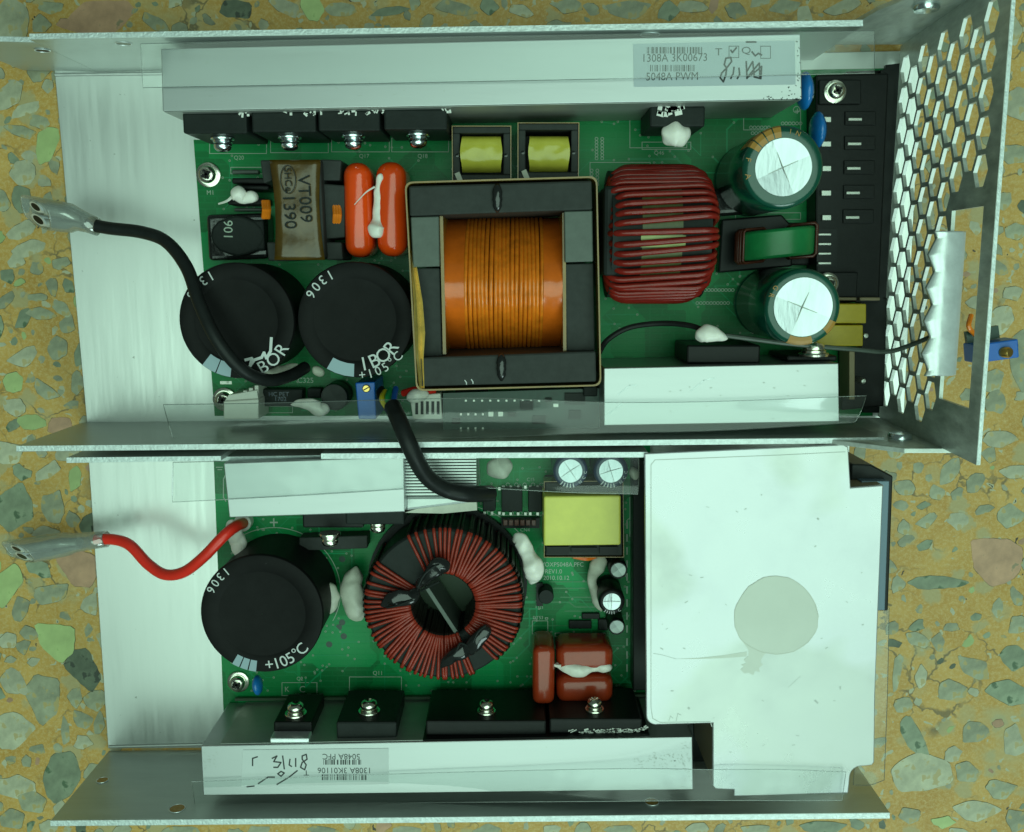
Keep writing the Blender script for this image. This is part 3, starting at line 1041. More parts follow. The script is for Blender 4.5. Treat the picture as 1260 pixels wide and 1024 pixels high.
# silk screen, vias
sk = MB()
def rectline(mb, x0, y0, x1, y1, w=.18, z=PT):
    pstroke(mb, [(x0, y0), (x1, y0), (x1, y1), (x0, y1), (x0, y0)], w, z, z + .04)
for r_ in ((258, 170, 328, 189), (333, 170, 404, 188), (408, 170, 479, 187), (482, 170, 552, 187), (284, 206, 330, 214), (775, 140, 845, 182), (915, 120, 985, 160), (790, 175, 850, 184), (726, 200, 800, 260), (905, 262, 985, 270), (300, 500, 360, 508)):
    rectline(sk, *r_)
for txt, x, y, sz in (('Q20', 294, 194, 1.6), ('Q17', 448, 192, 1.6), ('Q18', 520, 192, 1.6), ('M1', 259, 237, 1.8), ('Q46', 811, 188, 1.6), ('+', 981, 137, 3), ('C36', 600, 200, 1.5)):
    p = P(x, y, PT); put_text(sk, txt, p, sz, 0, PT + .05)
def vias(mb, x0, y0, nx, ny, dx, dy, z=PT, r=.42, slant=0):
    for i in range(nx):
        for j in range(ny):
            p = P(x0 + i * dx + j * slant, y0 + j * dy, z)
            pts = [(p.x + math.cos(a) * r, p.y + math.sin(a) * r) for a in [2 * math.pi * k / 10 for k in range(11)]]
            stroke(mb, pts, .17, z + .05)
vias(sk, 734, 171, 2, 7, 7, 4)
vias(sk, 728, 210, 2, 5, 7, 4.3)
vias(sk, 924, 157, 6, 2, 4.4, 7, slant=2)
vias(sk, 963, 152, 6, 1, 4.4, 5)
vias(sk, 935, 257, 6, 1, 4.2, 5)
vias(sk, 868, 357, 9, 1, 4.2, 5)
vias(sk, 858, 373, 10, 1, 4.2, 5)
vias(sk, 980, 117 + 18, 1, 1, 4, 4, r=.9)
sk.build('silkscreen', 'silk', board1)
def tracks(board, x0, y0, x1, y1, n, seed):
    r = random.Random(seed); t = MB(); d = MB()
    for i in range(n):
        x, y = r.uniform(x0, x1), r.uniform(y0, y1)
        pts = [(x, y)]
        for k in range(r.randint(1, 3)):
            a = r.choice([0, 0, 90, 45, -45]); l = r.uniform(5, 45) * r.choice([-1, 1])
            x += l * math.cos(math.radians(a)); y += l * math.sin(math.radians(a)); x = min(max(x, x0), x1); y = min(max(y, y0), y1)
            pts.append((x, y))
        z = PT + .015 + (i % 30) * .0012
        stroke(t, [P(a, b, PT) for a, b in pts], r.choice([.16, .22, .22, .45]), z)
        for q in (pts[0], pts[-1]):
            p = P(*q, PT); d.lathe((p.x, p.y, PT), [(.34, 0), (.34, .055 + (i % 9) * .003), (.16, .06)], 8, cap=False)
    t.build('copper_track', 'track_green', board); d.build('solder_pad_row', 'solder_dull', board)
    return
tracks(board1, 270, 150, 1000, 505, 260, 4)
hl = MB()
pstroke(hl, [(272, 471), (284, 471)], .9, PT, PT + .05)
hl.build('solder_pad', 'solder', board1)

# --- long heat sink bar along the top wall
def bar(u, top, z1, z0, label, mt='brushed', name='heat_sink', face='sink_metal', L_shape=None):
    mb = MB(); mb.pp(top, z1, z0)
    return mb.build(name, mt, u, bevel=.25, label=label)
hs1top = [(198, 60), (985, 42), (987, 122), (200, 137)]
hs1 = bar(U1, hs1top, 38, PT + .3, 'long aluminium heat sink bar with grey barcode sticker')
T = [P(x, y, 38) for x, y in hs1top]
hs1Y = lambda x: lerp(T[3].y, T[2].y, (x - T[3].x) / (T[2].x - T[3].x)) - .02
sh = MB(); sh.slab([Vector((T[3].x + .3, T[3].y - .05, 37.6)), Vector((T[2].x - .3, T[2].y - .05, 37.6)), Vector((T[2].x - .3, T[2].y - .05, PT + .4)), Vector((T[3].x + .3, T[3].y - .05, PT + .4))], (0, -.12, 0))
sh.build('insulating_sheet', 'sink_metal', hs1)
hx = MB()
for x, y in ((224, 64), (254, 77)):
    pstroke(hx, [(x, y), (x + 2, y + 1)], .5, 38, 38.03)
for i in range(16):
    x = rnd.uniform(210, 560); y = rnd.uniform(75, 125)
    pstroke(hx, [(x, y), (x + rnd.uniform(1, 6), y + rnd.uniform(-2, 2))], .10, 38, 38.03)
hx.build('scratch', 'sink_metal', hs1)
px = MB()
for i in range(60):
    x = rnd.uniform(930, 984); y = lerp(122.5, 50, rnd.random() ** 3)
    if rnd.random() < .5: x = rnd.uniform(976, 985)
    pstroke(px, [(x, y), (x + rnd.uniform(-2, 2), y + rnd.uniform(-1.5, 1.5))], .2, 38, 38.035)
px.build('edge_wear', 'ink', hs1)

lab = MB(); lab.pp([(779, 54), (978, 50), (979, 104), (780, 107)], 38.12, 38.02)
lb = lab.build('sticker', 'paper', U1, label='grey barcode sticker with pen marks')
ti = MB()
put_text(ti, '1308A 3K00673', P(830, 71, 38), 2.75, math.radians(.8), 38.16, .92)
put_text(ti, '5048A PWM', P(827, 94, 38), 2.75, math.radians(.8), 38.16, .92)
put_text(ti, 'T', P(884, 64, 38), 2.5, 0, 38.16, 1.2)
put_text(ti, 'Q', P(918, 62, 38), 2.4, 0, 38.16, 1.3)
ti.build('printed_text', 'ink', lb)
bc = MB(); barcode(bc, 796, 58, 864, 66, 38.14, 0, 3); barcode(bc, 800, 80, 854, 88, 38.14, 0, 5)
bc.build('barcode', 'ink', lb)
bx = MB(); rectline(bx, 897, 57, 909, 71, .16, 38.14); rectline(bx, 936, 57, 948, 72, .16, 38.14); bx.build('printed_box', 'ink', lb)
pen = MB()
for st in ([(899, 62), (901, 65), (906, 59)], [(893, 72), (899, 71), (900, 76), (894, 84), (888, 90), (886, 96), (890, 101), (893, 92), (894, 84), (891, 80), (893, 72)],
           [(903, 83), (902, 91), (899, 97)], [(909, 84), (910, 92), (907, 97)], [(918, 76), (919, 97)], [(919, 88), (926, 76), (928, 95), (936, 97), (937, 82), (930, 88), (919, 96), (934, 78), (935, 96)],
           [(925, 64), (929, 69), (933, 66), (937, 68)], [(918, 52), (930, 52)]):
    pstroke(pen, st, .42, 38, 38.18)
pen.build('pen_mark', 'pen_ink', lb)

# transistors on it
for i, (a, b_) in enumerate(((224, 303), (309, 388), (391, 467), (472, 550))):
    transistor(U1, a, b_, 137, 34.5, 5.2, 12, -1, hs1Y, zs=28, rs=2.25)
pa = MB()
for i in range(34):
    x = rnd.choice([300, 350, 385, 430, 460, 545]) + rnd.uniform(-12, 12)
    p = P(x, 143, 34.5); yy = hs1Y(p.x)
    pa.box((p.x, yy - rnd.uniform(.1, 1.0), 34.6), rnd.uniform(.3, 1.2), rnd.uniform(.2, .7), .25, rnd.uniform(0, 3))
pa.build('thermal_paste', 'paste', U1)
transistor(U1, 800, 868, 130, 31, 5.2, 12, -1, hs1Y, screw=False, label='transistor topped with white glue')
pdx = P(828, 135, 33).x; pdy = hs1Y(pdx); pd_ = MB()
for i in range(16):
    pd_.box((pdx + rnd.uniform(-3.2, 2.6), pdy - rnd.uniform(.4, 3.0) * (1 if i < 10 else .4), 31.3), rnd.uniform(.8, 2.2), rnd.uniform(.5, 1.4), .5, rnd.uniform(-.4, .4))
pd_.build('thermal_paste', 'paste', U1)
blob('glue_blob', [(815, 172, 28), (830, 165, 30), (848, 170, 28)], [2.2, 3.5, 2.4], 'silicone', U1, 'white glue dab on the lone transistor')

# --- small square transformers with yellow tape
for (x0, y0, x1, y1, wx0, wy0, wx1, wy1) in ((557, 156, 628, 223, 567, 167, 618, 212), (638, 152, 711, 220, 650, 167, 700, 211)):
    z1 = 24
    o = None
    fr = MB()
    q0, q1 = P(x0, y0, z1), P(x1, y1, z1)
    q0.y, q1.y = max(q0.y, q1.y), min(q0.y, q1.y)
    cx_, cy_ = (q0.x + q1.x) / 2, (q0.y + q1.y) / 2
    wd, hd = q1.x - q0.x, q0.y - q1.y
    for sx_, sy_, ww, hh in ((0, 1, wd, 1.7), (0, -1, wd, 1.7), (1, 0, 1.9, hd - 3.4), (-1, 0, 1.9, hd - 3.4)):
        fr.box((cx_ + sx_ * (wd / 2 - .95), cy_ + sy_ * (hd / 2 - .85), (z1 + PT) / 2), ww, hh, z1 - PT)
    o = fr.build('small_transformer', 'ferrite', U1, bevel=.3)
    rb = MB()
    cn = [(q0.x, q0.y), (q1.x, q0.y), (q1.x, q1.y), (q0.x, q1.y)]
    ring_ribbon(rb, cn, 11, z1 + .25, .35)
    rb.build('tape_band', 'amber_tape', o)
    a, b_ = P(wx0, wy0, 22), P(wx1, wy1, 22)
    wn = MB()
    w_, h_ = b_.x - a.x, abs(b_.y - a.y)
    n = 12; vs = []; fs = []
    for i in range(n + 1):
        for j in range(n + 1):
            u_, v_ = i / n * 2 - 1, j / n * 2 - 1
            wob = 1 + .06 * math.cos(v_ * 3.0) * 1 - .05 * (1 - v_ * v_)
            zz = 21 + 4.5 * math.sqrt(max(1 - abs(v_) ** 3.2, 0)) + .35 * noise.noise(Vector((u_ * 2, v_ * 2, x0)))
            vs.append(((a.x + b_.x) / 2 + u_ * w_ / 2 * wob, (a.y + b_.y) / 2 + v_ * h_ / 2, zz))
    for i in range(n):
        for j in range(n):
            k = i * (n + 1) + j
            fs.append([k, k + 1, k + n + 2, k + n + 1])
    wn.add(vs, fs); wn.build('taped_winding', 'yellow_tape', o, smooth=True, auto=180)
    bb = MB(); bb.box((cx_, cy_, 11), wd - 3, hd - 4, 6); bb.build('bobbin', 'black_plastic', o)
    p = P((x0 + x1) / 2 - 28, y1 - 5, z1)
    MB().box((p.x, p.y, z1 - 1), 1.4, 2.4, 3, .4).build('terminal_pin', 'silicone_grey', o)
    for sx_ in (-1, 1):
        MB().lathe((cx_ + sx_ * (wd / 2 - 1.2), cy_ - .4, z1), [(.55, 0), (.5, .35), (.05, .45)], 10, cap=False).build('core_mark', 'epoxy_gloss', o, smooth=True)

# --- big orange transformer
zt = 39
tr_out = [(503, 229), (728, 222), (734, 470), (518, 476)]
core = MB()
core.pp([(503, 229), (728, 222), (729, 258), (504, 266)], zt, PT + .5)
core.pp([(517, 440), (733, 432), (734, 470), (518, 476)], zt, PT + .5)
bb_ = MB(); bb_.box((P(618, 350, 20).x, P(618, 350, 20).y, 12), 32, 34, 7)
big = bb_.build('wound_transformer', 'black_plastic', U1, bevel=.5, label='large orange wound transformer')
each(core, 'core_yoke', 'ferrite', big, bevel=.5)
lg = MB()
lg.pp([(505, 267), (540, 266), (541, 328), (508, 329)], zt - 1.2, PT + 1)
lg.pp([(694, 260), (729, 259), (730, 322), (695, 323)], zt - 1.2, PT + 1)
each(lg, 'core_leg', 'ferrite_green', big, bevel=.3)
lg = MB()
lg.pp([(509, 330), (541, 330), (544, 439), (516, 439)], zt - 4, PT + 1)
lg.pp([(695, 325), (730, 324), (732, 432), (697, 432)], zt - 4, PT + 1)
each(lg, 'core_leg', 'ferrite', big, bevel=.3)
# winding
a = P(545, 262, 33); b_ = P(692, 440, 33)
yc, hw = (a.y + b_.y) / 2, abs(a.y - b_.y) / 2
def archz(t):                   # t -1..1
    return 9 + 26.5 * (1 - abs(t) ** 1.7) ** .62
wd_ = MB()
NW = 19
x0, x1 = P(570, 350, 35).x, P(670, 350, 35).x
for k in range(NW):
    x = lerp(x0, x1, (k + .5) / NW) + rnd.uniform(-.06, .06)
    r = (x1 - x0) / NW / 2 * 1.02
    pts = []
    for i in range(25):
        t = -1 + 2 * i / 24
        t = math.copysign(1 - (1 - abs(t)) ** 1.3, t)
        pts.append((x + .12 * math.sin(t * 2 + k), yc + t * hw, archz(t) - .2 + (.15 if k % 5 == 2 else 0)))
    wd_.tube(pts, r, 10)
wd_.build('winding', 'enamel_orange', big, smooth=True, auto=180)
for (pa_, pb_, nm_) in ((545, 571, 'l'), (669, 693, 'r')):
    xa, xb = P(pa_, 350, 35).x, P(pb_, 350, 35).x
    tp = MB(); vs = []; fs = []
    nn = 28; mm = 6
    for i in range(nn + 1):
        t = -1 + 2 * i / nn
        t = math.copysign(1 - (1 - abs(t)) ** 1.3, t)
        for j in range(mm + 1):
            vs.append((lerp(xa, xb, j / mm), yc + t * hw, archz(t) + .5 + .15 * noise.noise(Vector((j * .7, i * .35, pa_)))))
    for i in range(nn):
        for j in range(mm):
            k = i * (mm + 1) + j
            fs.append([k, k + 1, k + mm + 2, k + mm + 1])
    tp.add(vs, fs); tp.build('margin_tape', 'orange_tape', big, smooth=True, auto=180)
fl = MB()                       # bobbin cheeks either side of the winding
fl.pp([(541, 266), (545, 266), (549, 436), (545, 436)], zt - 3, PT + 1)
fl.pp([(692, 262), (696, 262), (697, 434), (693, 434)], zt - 3, PT + 1)
each(fl, 'bobbin_cheek', 'amber_tape', big)
rb = MB()
def rounded(pix, z, r=4, n=4):
    pts = [P(x, y, z) for x, y in pix]; out = []
    m = len(pts)
    for i in range(m):
        p, a, b2 = pts[i], pts[i - 1], pts[(i + 1) % m]
        da, db = (a - p).normalized() * r, (b2 - p).normalized() * r
        for k in range(n + 1):
            t = k / n
            out.append(((1 - t) ** 2 * (p + da) + 2 * t * (1 - t) * p + t * t * (p + db)).to_tuple()[:2])
    return out
ring_ribbon(rb, rounded([(500, 226), (733, 219), (738, 473), (514, 479)], zt, 2.0), 22, zt + .5, .55)
rb.build('tape_band', 'amber_tape', big, smooth=True)
gf = MB()
gp = [(505, 300, 34), (509, 330, 38), (512, 372, 39.3), (513, 410, 39.5), (515, 440, 39.5), (519, 478, 39.3)]
gw = [2, 7, 11, 13, 9, 6]
vs = []; fs = []
for i, (x, y, z) in enumerate(gp):
    for j in range(4):
        vs.append(P(x - 3 + gw[i] * j / 3, y, z + (1.2 if j in (1,) else 0) - (.8 if j == 2 else 0)))
for i in range(len(gp) - 1):
    for j in range(3):
        k = i * 4 + j; fs.append([k, k + 1, k + 5, k + 4])
gf.add(vs, fs); gf.build('loose_tape', 'gold_film', big, smooth=False, solid=.1)
for (x, y) in ((612, 244), (617, 452)):   # dabs of black varnish in the middle of the yokes
    bl = MB(); c_ = P(x, y, zt)
    pts = [(c_.x, c_.y + 3.6 - i * .8, zt + .2 + .5 * math.sin(i / 9 * math.pi)) for i in range(10)]
    bl.tube(pts, [.4, .9, 1.2, 1.35, 1.2, 1.35, 1.1, 1.2, .8, .3], 10, flat=.7, up=(0, 0, 1))
    bl.build('varnish_dab', 'epoxy_gloss', big, smooth=True, auto=180)
cl = MB()
for x, y in ((572, 468), (580, 467)):
    pstroke(cl, [(x, y), (x + 2, y + 3), (x + 2, y + 5)], .25, zt, zt + .04)
cl.build('print_mark', 'white_print', big)

# --- taped brown transformer (VT009)
o = None
t3 = MB(); t3.pp([(335, 197), (394, 196), (400, 318), (342, 321)], 29, 12)
o = t3.build('taped_transformer', 'ferrite', U1, bevel=.6, label='brown taped transformer with faint dark print')
tb = MB()
vs = []; fs = []
nn, mm = 20, 6
for i in range(nn + 1):
    for j in range(mm + 1):
        u_, v_ = j / mm, i / nn
        xx = lerp(lerp(332, 338, v_), lerp(395, 400, v_), u_)
        pinch = 4 * math.sin(v_ * math.pi) * (1 if u_ < .5 else -1) * (abs(u_ - .5) * 2)
        p = P(xx + pinch, lerp(197, 320, v_), 29.6)
        p.z = 29.5 + .35 * noise.noise(Vector((u_ * 3, v_ * 5, 3))) + .4
        vs.append(p)
for i in range(nn):
    for j in range(mm):
        k = i * (mm + 1) + j; fs.append([k, k + 1, k + mm + 2, k + mm + 1])
tb.add(vs, fs); tb.build('brown_tape', 'brown_tape', o, smooth=True, solid=.15, auto=180)
cr = MB()
for pg in ([(320, 197), (333, 197), (335, 222), (324, 226)], [(394, 196), (420, 197), (418, 222), (397, 222)], [(328, 298), (341, 298), (343, 321), (330, 321)], [(400, 298), (420, 298), (422, 320), (402, 320)],
           [(397, 226), (424, 228), (424, 292), (400, 294)]):
    cr.pp(pg, 25, 10)
each(cr, 'core_end', 'ferrite', o, bevel=.4)
cw = MB()
for x, yy0, yy1 in ((327, 248, 268), (414, 250, 278)):
    for k in (-1, 0, 1):
        cw.tube([P(x + k * 3, yy0, 24), P(x + k * 3 + 1, (yy0 + yy1) / 2, 26), P(x + k * 3, yy1, 24)], .6, 8)
each(cw, 'winding', 'enamel_orange', o, smooth=True)
tx = MB()
put_text(tx, 'VT009', P(376, 245, 30), 4.6, math.radians(-88), 30.6)
put_text(tx, '-1390', P(357, 257, 30), 4.6, math.radians(-88), 30.6)
put_text(tx, 'SHCe', P(355, 221, 30), 2.6, math.radians(-88), 30.6)
e_ = P(355, 221, 30)
stroke(tx, [(e_.x + math.cos(a) * 2.0, e_.y + math.sin(a) * 3.6) for a in [2 * math.pi * k / 20 for k in range(21)]], .2, 30.6)
tx.build('printed_text', 'epoxy', o)

# black potted inductor left of it, small parts under white glue
t4 = MB(); t4.pp([(253, 264), (328, 262), (330, 318), (256, 321)], 16, PT)
o = t4.build('potted_inductor', 'epoxy_gloss', U1, bevel=1.2, seg=3, label='small black potted block with square marking')
t4 = MB(); c_ = P(288, 290, 22)
t4.prism([(c_.x + math.cos(a) * 6.5 * (1.15 if abs(math.cos(a)) > .6 else .9), c_.y + math.sin(a) * 5.6) for a in [2 * math.pi * k / 16 for k in range(16)]], 14, 19)
t4.prism([P(x, y, 19).to_tuple()[:2] for x, y in ((285, 272), (324, 270), (326, 308), (286, 310))], 12, 18.8)
each(t4, 'drum_core', 'epoxy', o, bevel=.6)
tx = MB(); put_text(tx, '901', P(281, 283, 19), 3.6, math.radians(-92), 19.1); tx.build('printed_text', 'silk', o)
for (x0, y0, x1, y1) in ((285, 219, 331, 226), (288, 228, 331, 234), (280, 244, 326, 252)):
    MB().pp(quad(x0, y0, x1, y1), 17, PT).build('diode_block', 'black_plastic', U1, bevel=.4)
MB().pp(quad(288, 256, 322, 260), 10, PT).build('diode_block', 'ferrite_green', U1, bevel=.3)
MB().pp(quad(285, 209, 318, 214), 10, PT).build('diode_block', 'ferrite_green', U1, bevel=.3)
blob('glue_blob', [(287, 236, 20), (293, 239, 21), (300, 245, 20), (311, 243, 20), (317, 245, 19)], [1.7, 2.4, 1.6, 1.5, .9], 'silicone', U1, 'white glue dab above the small potted block', seed=2)
MB().tube(pspline([(288, 240, 20), (280, 247, 20), (269, 251, 19)], 6), [.5 - .02 * i for i in range(13)], 6).build('glue_string', 'silicone', U1, smooth=True)

# --- orange film capacitors
film_cap(U1, ((427, 203), (463, 317)), 27, 9, 'orange_cap', None)
film_cap(U1, ((466, 202), (504, 316)), 27, 9, 'orange_cap', None)
blob('glue_blob', [(470, 213, 27), (466, 228, 25.5), (466, 255, 25), (465, 272, 25), (463, 283, 26), (468, 293, 26)], [1.3, 1.0, 1.6, 1.5, 2.4, 1.4], 'silicone', U1, 'glue between the two orange capacitors', seed=3)
MB().tube(pspline([(461, 230, 28), (450, 237, 28.5), (436, 252, 28)], 6), [.28 - .015 * i for i in range(13)], 6).build('glue_string', 'silicone', U1, smooth=True)

# --- two big black capacitors
big_cap(U1, 291, 395, 71, 34, [('1306', 118, 10.5, 3.6, .87), ('BOR', -62, 14.5, 4.8, .90)], (-130, -98, .74, .985, 2), 'big black capacitor crossed by the black cable')
big_cap(U1, 437, 394, 71, 34, [('1306', 118, 10.5, 3.6, .87), ('IBOR', -80, 14, 5.2, .765), ('+105°C', -84, 8.6, 3.4, .955)], (-122, -92, .76, .985, 1), 'big black capacitor beside the orange transformer')
# logo strokes on the first can
c_ = P(291, 395, 36)
lgm = MB()
pstroke(lgm, [(302, 443), (310, 441), (308, 450), (313, 443), (322, 440), (325, 434), (328, 441), (333, 432), (334, 416)], .75, 34, 34.1)
lgm.build('printed_logo', 'white_print', U1)

# --- standing red choke
cc = P(804, 289, 23)
RO, RI, HWd = 17.0, 8.0, 12.8
ch = MB()
nn = 64
vs = []; fs = []
for i in range(nn):
    a = 2 * math.pi * i / nn
    for (rr_, xx_) in ((RO, -HWd), (RO, HWd), (RI, HWd), (RI, -HWd)):
        vs.append((cc.x + xx_, cc.y + math.sin(a) * rr_, cc.z + math.cos(a) * rr_))
for i in range(nn):
    j = (i + 1) % nn
    for k in range(4):
        fs.append([i * 4 + k, i * 4 + (k + 1) % 4, j * 4 + (k + 1) % 4, j * 4 + k])
ch.add(vs, fs)
choke = ch.build('red_choke', 'epoxy', U1, smooth=True, auto=50, label='standing toroid choke wound with thick red wire')
# tape label on the crown of the core: dark olive strip with one paler patch
for s0, s1, d0, d1, mt_, nm_, lift in ((-5.2, 5.2, -42, 42, 'olive_tape', 'core_tape', .1), (-5.6, 5.9, -12.5, -2.5, 'pale_tape', 'core_label', .2)):
    cv = MB(); vs = []; fs = []
    for i in range(13):
        a_ = -math.radians(lerp(d0, d1, i / 12)) * -1
        for xx_ in (s0, s1):
            vs.append((cc.x + xx_, cc.y + math.sin(a_) * (RO + lift), cc.z + math.cos(a_) * (RO + lift)))
    for i in range(12): fs.append([2 * i, 2 * i + 1, 2 * i + 3, 2 * i + 2])
    cv.add(vs, fs); cv.build(nm_, mt_, choke, smooth=True)
wr = MB()
R1 = RO + .95; X1 = HWd + .9
def turn(mb, a, dx=0, tw=0, r=.84, cseg=5):
    pts = []
    def at(x_, rad, aa): return Vector((cc.x + x_, cc.y + math.sin(aa) * rad, cc.z + math.cos(aa) * rad))
    rc = 4.2
    X_ = X1 * (1.07 - .30 * (abs(a) / 1.57) ** 2)
    XL = X_ - (2.2 if abs(a) < .65 else 0)
    corners = [(-XL, R1), (X_, R1), (X1, RI - .9), (-X1, RI - .9)]
    out = []
    for i in range(4):
        p = Vector(corners[i]); q_ = Vector(corners[i - 1]); n_ = Vector(corners[(i + 1) % 4])
        r_ = rc if i < 2 else 2.2
        d1 = (q_ - p).normalized() * r_; d2 = (n_ - p).normalized() * r_
        for k in range(cseg + 1):
            t = k / cseg
            v = (1 - t) ** 2 * (p + d1) + 2 * t * (1 - t) * p + t * t * (p + d2)
            out.append(v)
    for v in out:
        aa = a + tw * (v.x / X1) * (1 if v.y > 10 else .4)
        pts.append(at(v.x + dx, v.y, aa))
    mb.tube(pts, r, 8, closed=True)
angs = []
deg = -102.0
while deg < 102:
    angs.append(deg)
    g_ = 7.6 if abs(deg) < 42 else 5.6
    if -14 < deg < -4: g_ = 10
    if 8 < deg < 18: g_ = 9
    deg += g_ + rnd.uniform(-.4, .4)
for i, d_ in enumerate(angs):
    turn(wr, math.radians(-d_), rnd.uniform(-.25, .25), math.radians(rnd.uniform(-2.5, 2.5)) + .05)
wr.build('winding', 'enamel_red', choke, smooth=True, auto=180)
ec = MB()
vs = []
ec.prism([(cc.x - X1 - 1.2, cc.y - 11), (cc.x - X1 - 1.2, cc.y + 12), (cc.x - X1 + 2.6, cc.y + 12), (cc.x - X1 + 2.6, cc.y - 11)], PT, 37)
ec.build('black_end_slab', 'epoxy', choke, bevel=1.0)  # black slab across the left end of the coil

# --- green electrolytics
g1, c_, r_, rt_ = can_cap(U1, 964, 206, 49, 34, 44, 'green_sleeve', 'green capacitor next to the sticker end of the heat sink', cross=.42)
def sector(mb, c, r0, r1, a0, a1, z, n=5, mt=None):
    vs = []
    for j in range(n + 1):
        a = math.radians(lerp(a0, a1, j / n))
        for q, dz in ((r0, 0), (r1, 0)):
            vs.append((c.x + math.cos(a) * q, c.y + math.sin(a) * q, z))
    mb.add(vs, [[2 * j, 2 * j + 1, 2 * j + 3, 2 * j + 2] for j in range(n)], mt)
def sleeve_band(mb, c, r, rt, ztop, a0, a1, n=6, drop=4.0):
    """gold print that follows the rolled sleeve of a can"""
    prof = [(rt + .2, ztop + .02), (rt + (r - rt) * .5, ztop + .06), (r * .96 + .05, ztop - .3), (r + .06, ztop - 1.2), (r + .06, ztop - drop)]
    vs = []
    for j in range(n + 1):
        a = math.radians(lerp(a0, a1, j / n))
        for q, z in prof: vs.append((c.x + math.cos(a) * q, c.y + math.sin(a) * q, z))
    m = len(prof)
    mb.add(vs, [[j * m + k, j * m + k + 1, (j + 1) * m + k + 1, (j + 1) * m + k] for j in range(n) for k in range(m - 1)])
gp_ = MB()
for a0, a1 in ((96, 108), (110, 122), (124, 138), (140, 150)):
    sleeve_band(gp_, c_, r_, rt_, 44, a0, a1, drop=9)
arc_text(gp_, 'NI', (c_.x, c_.y), r_ * .86, math.radians(68), math.radians(13), 1.7, 44.1)
arc_text(gp_, 'FA', (c_.x, c_.y), r_ * .88, math.radians(168), math.radians(26), 2.0, 44.1)
gp_.build('gold_print', 'gold_print', g1)
g2, c_, r_, rt_ = can_cap(U1, 988, 378, 47, 36, 44, 'green_sleeve', 'green capacitor next to the yellow boxes', cross=1.2)
gp_ = MB(); sleeve_band(gp_, c_, r_, rt_, 44, -112, -72, drop=6)
sleeve_band(gp_, c_, r_, rt_, 44, -46, -24, drop=3)
arc_text(gp_, 'GR', (c_.x, c_.y), r_ * .88, math.radians(146), math.radians(14), 1.8, 44.1)
gp_.build('gold_print', 'gold_print', g2)

# --- green choke with dark wires
cc2 = P(950, 300, 15)
gk = MB(); n = 40; vs = []; fs = []
def stad(a, L_, R_):            # stadium shaped ring in the xz plane
    x = math.cos(a) * R_; z = math.sin(a) * R_
    return (x + math.copysign(L_, x) * min(1, abs(x) / (R_ * .4)), z)
for i in range(n):
    a = 2 * math.pi * i / n
    for R_, yy in ((10.4, -3.9), (10.4, 3.9), (4.5, 3.9), (4.5, -3.9)):
        vs.append((cc2.x + math.cos(a) * R_, cc2.y + yy + .10 * math.cos(a) * R_, 19 + math.sin(a) * R_ * .9))
for i in range(n):
    j = (i + 1) % n
    for k in range(4): fs.append([i * 4 + k, i * 4 + (k + 1) % 4, j * 4 + (k + 1) % 4, j * 4 + k])
gk.add(vs, fs)
gch = gk.build('green_choke', 'green_core', U1, smooth=True, auto=50, bevel=.8, label='standing green choke with dark copper wire at both ends')
dw = MB()
for base, cnt in ((180, 7), (0, 7)):
    for k in range(cnt):
        a = math.radians(base + (k - 3) * 8)
        pts = []
        for (R_, yy) in ((10.9, -3.8), (10.9, 3.8), (10.3, 4.5), (4.3, 4.5), (3.7, 4), (3.7, -4), (4.3, -4.5), (10.3, -4.5)):
            pts.append((cc2.x + math.cos(a) * R_, cc2.y + yy + .10 * math.cos(a) * R_, 19 + math.sin(a) * R_ * .9))
        dw.tube(pts, .42, 6, closed=True)
dw.build('winding', 'copper_dim', gch, smooth=True, auto=180)
MB().box((cc2.x - 1, cc2.y, 10), 26, 12, 3).build('mount', 'black_plastic', gch, bevel=.5)
bx_ = MB(); bx_.pp([(888, 270), (962, 264), (975, 278), (975, 328), (884, 336)], 12, PT)
bx_.build('choke_tray', 'smoke_black', U1, bevel=.5)
dk = MB(); dk.pp([(905, 232), (945, 240), (940, 262), (884, 266), (870, 232)], 14, PT); dk.build('black_block', 'epoxy_gloss', U1, bevel=1.5, seg=3)  # black block between the red choke and the green can

# --- blue disc capacitors
for x, y, z in ((990, 112, 30), (1006, 160, 21)):
    p = P(x, y, z)
    mb = MB().lathe(p, [(.3, -1.9), (3.2, -1.5), (4.6, -.6), (4.9, 0), (4.6, .6), (3.2, 1.5), (.3, 1.9)], 28, dirv=(1, .05, 0), cap=True)
    mb.build('disc_capacitor', 'blue_disc', U1, smooth=True, auto=180)

# --- black connector block
kb = MB(); kb.pp([(1004, 92), (1094, 90), (1082, 372), (1004, 372)], 17, PT)
kn = kb.build('connector_block', 'black_plastic', U1, bevel=.5, label='black power connector along the perforated panel')
kb = MB()
kb.pp([(1008, 98), (1060, 98), (1060, 128), (1008, 128)], 18.5, 16.9)
kb.pp([(1010, 335), (1056, 335), (1054, 366), (1010, 366)], 18.5, 16.9)
each(kb, 'raised_pad', 'black_plastic', kn, bevel=.3)
kb2 = MB()
for i in range(5):
    y = 140 + 30.2 * i
    kb2.pp(quad(1040 - i * .6, y - 3, 1078 - i * .6, y + 14), 17.6, 16.9)
each(kb2, 'ridge', 'black_plastic', kn, bevel=.2)
screw_up(1029, 112, 20, 2.1, U1, mt='chrome')
screw_up(1020, 349, 20, 2.1, U1, mt='chrome')
pn = MB(); pl = MB()
for i in range(5):
    y = 147 + 30.2 * i
    pn.pp(quad(1012 - (i % 2) * 1, y - 3.3, 1023, y + 3.3), 18.2, 17)
    pl.pp(quad(1044 - i * .8, y - 2.0, 1061 - i * .8, y + 1.6), 18.5, 17)
for i in range(4):
    y = 288.5 + 11.8 * i
    pl.pp(quad(1007, y - 1.4, 1023, y + 1.4), 18.5, 17)
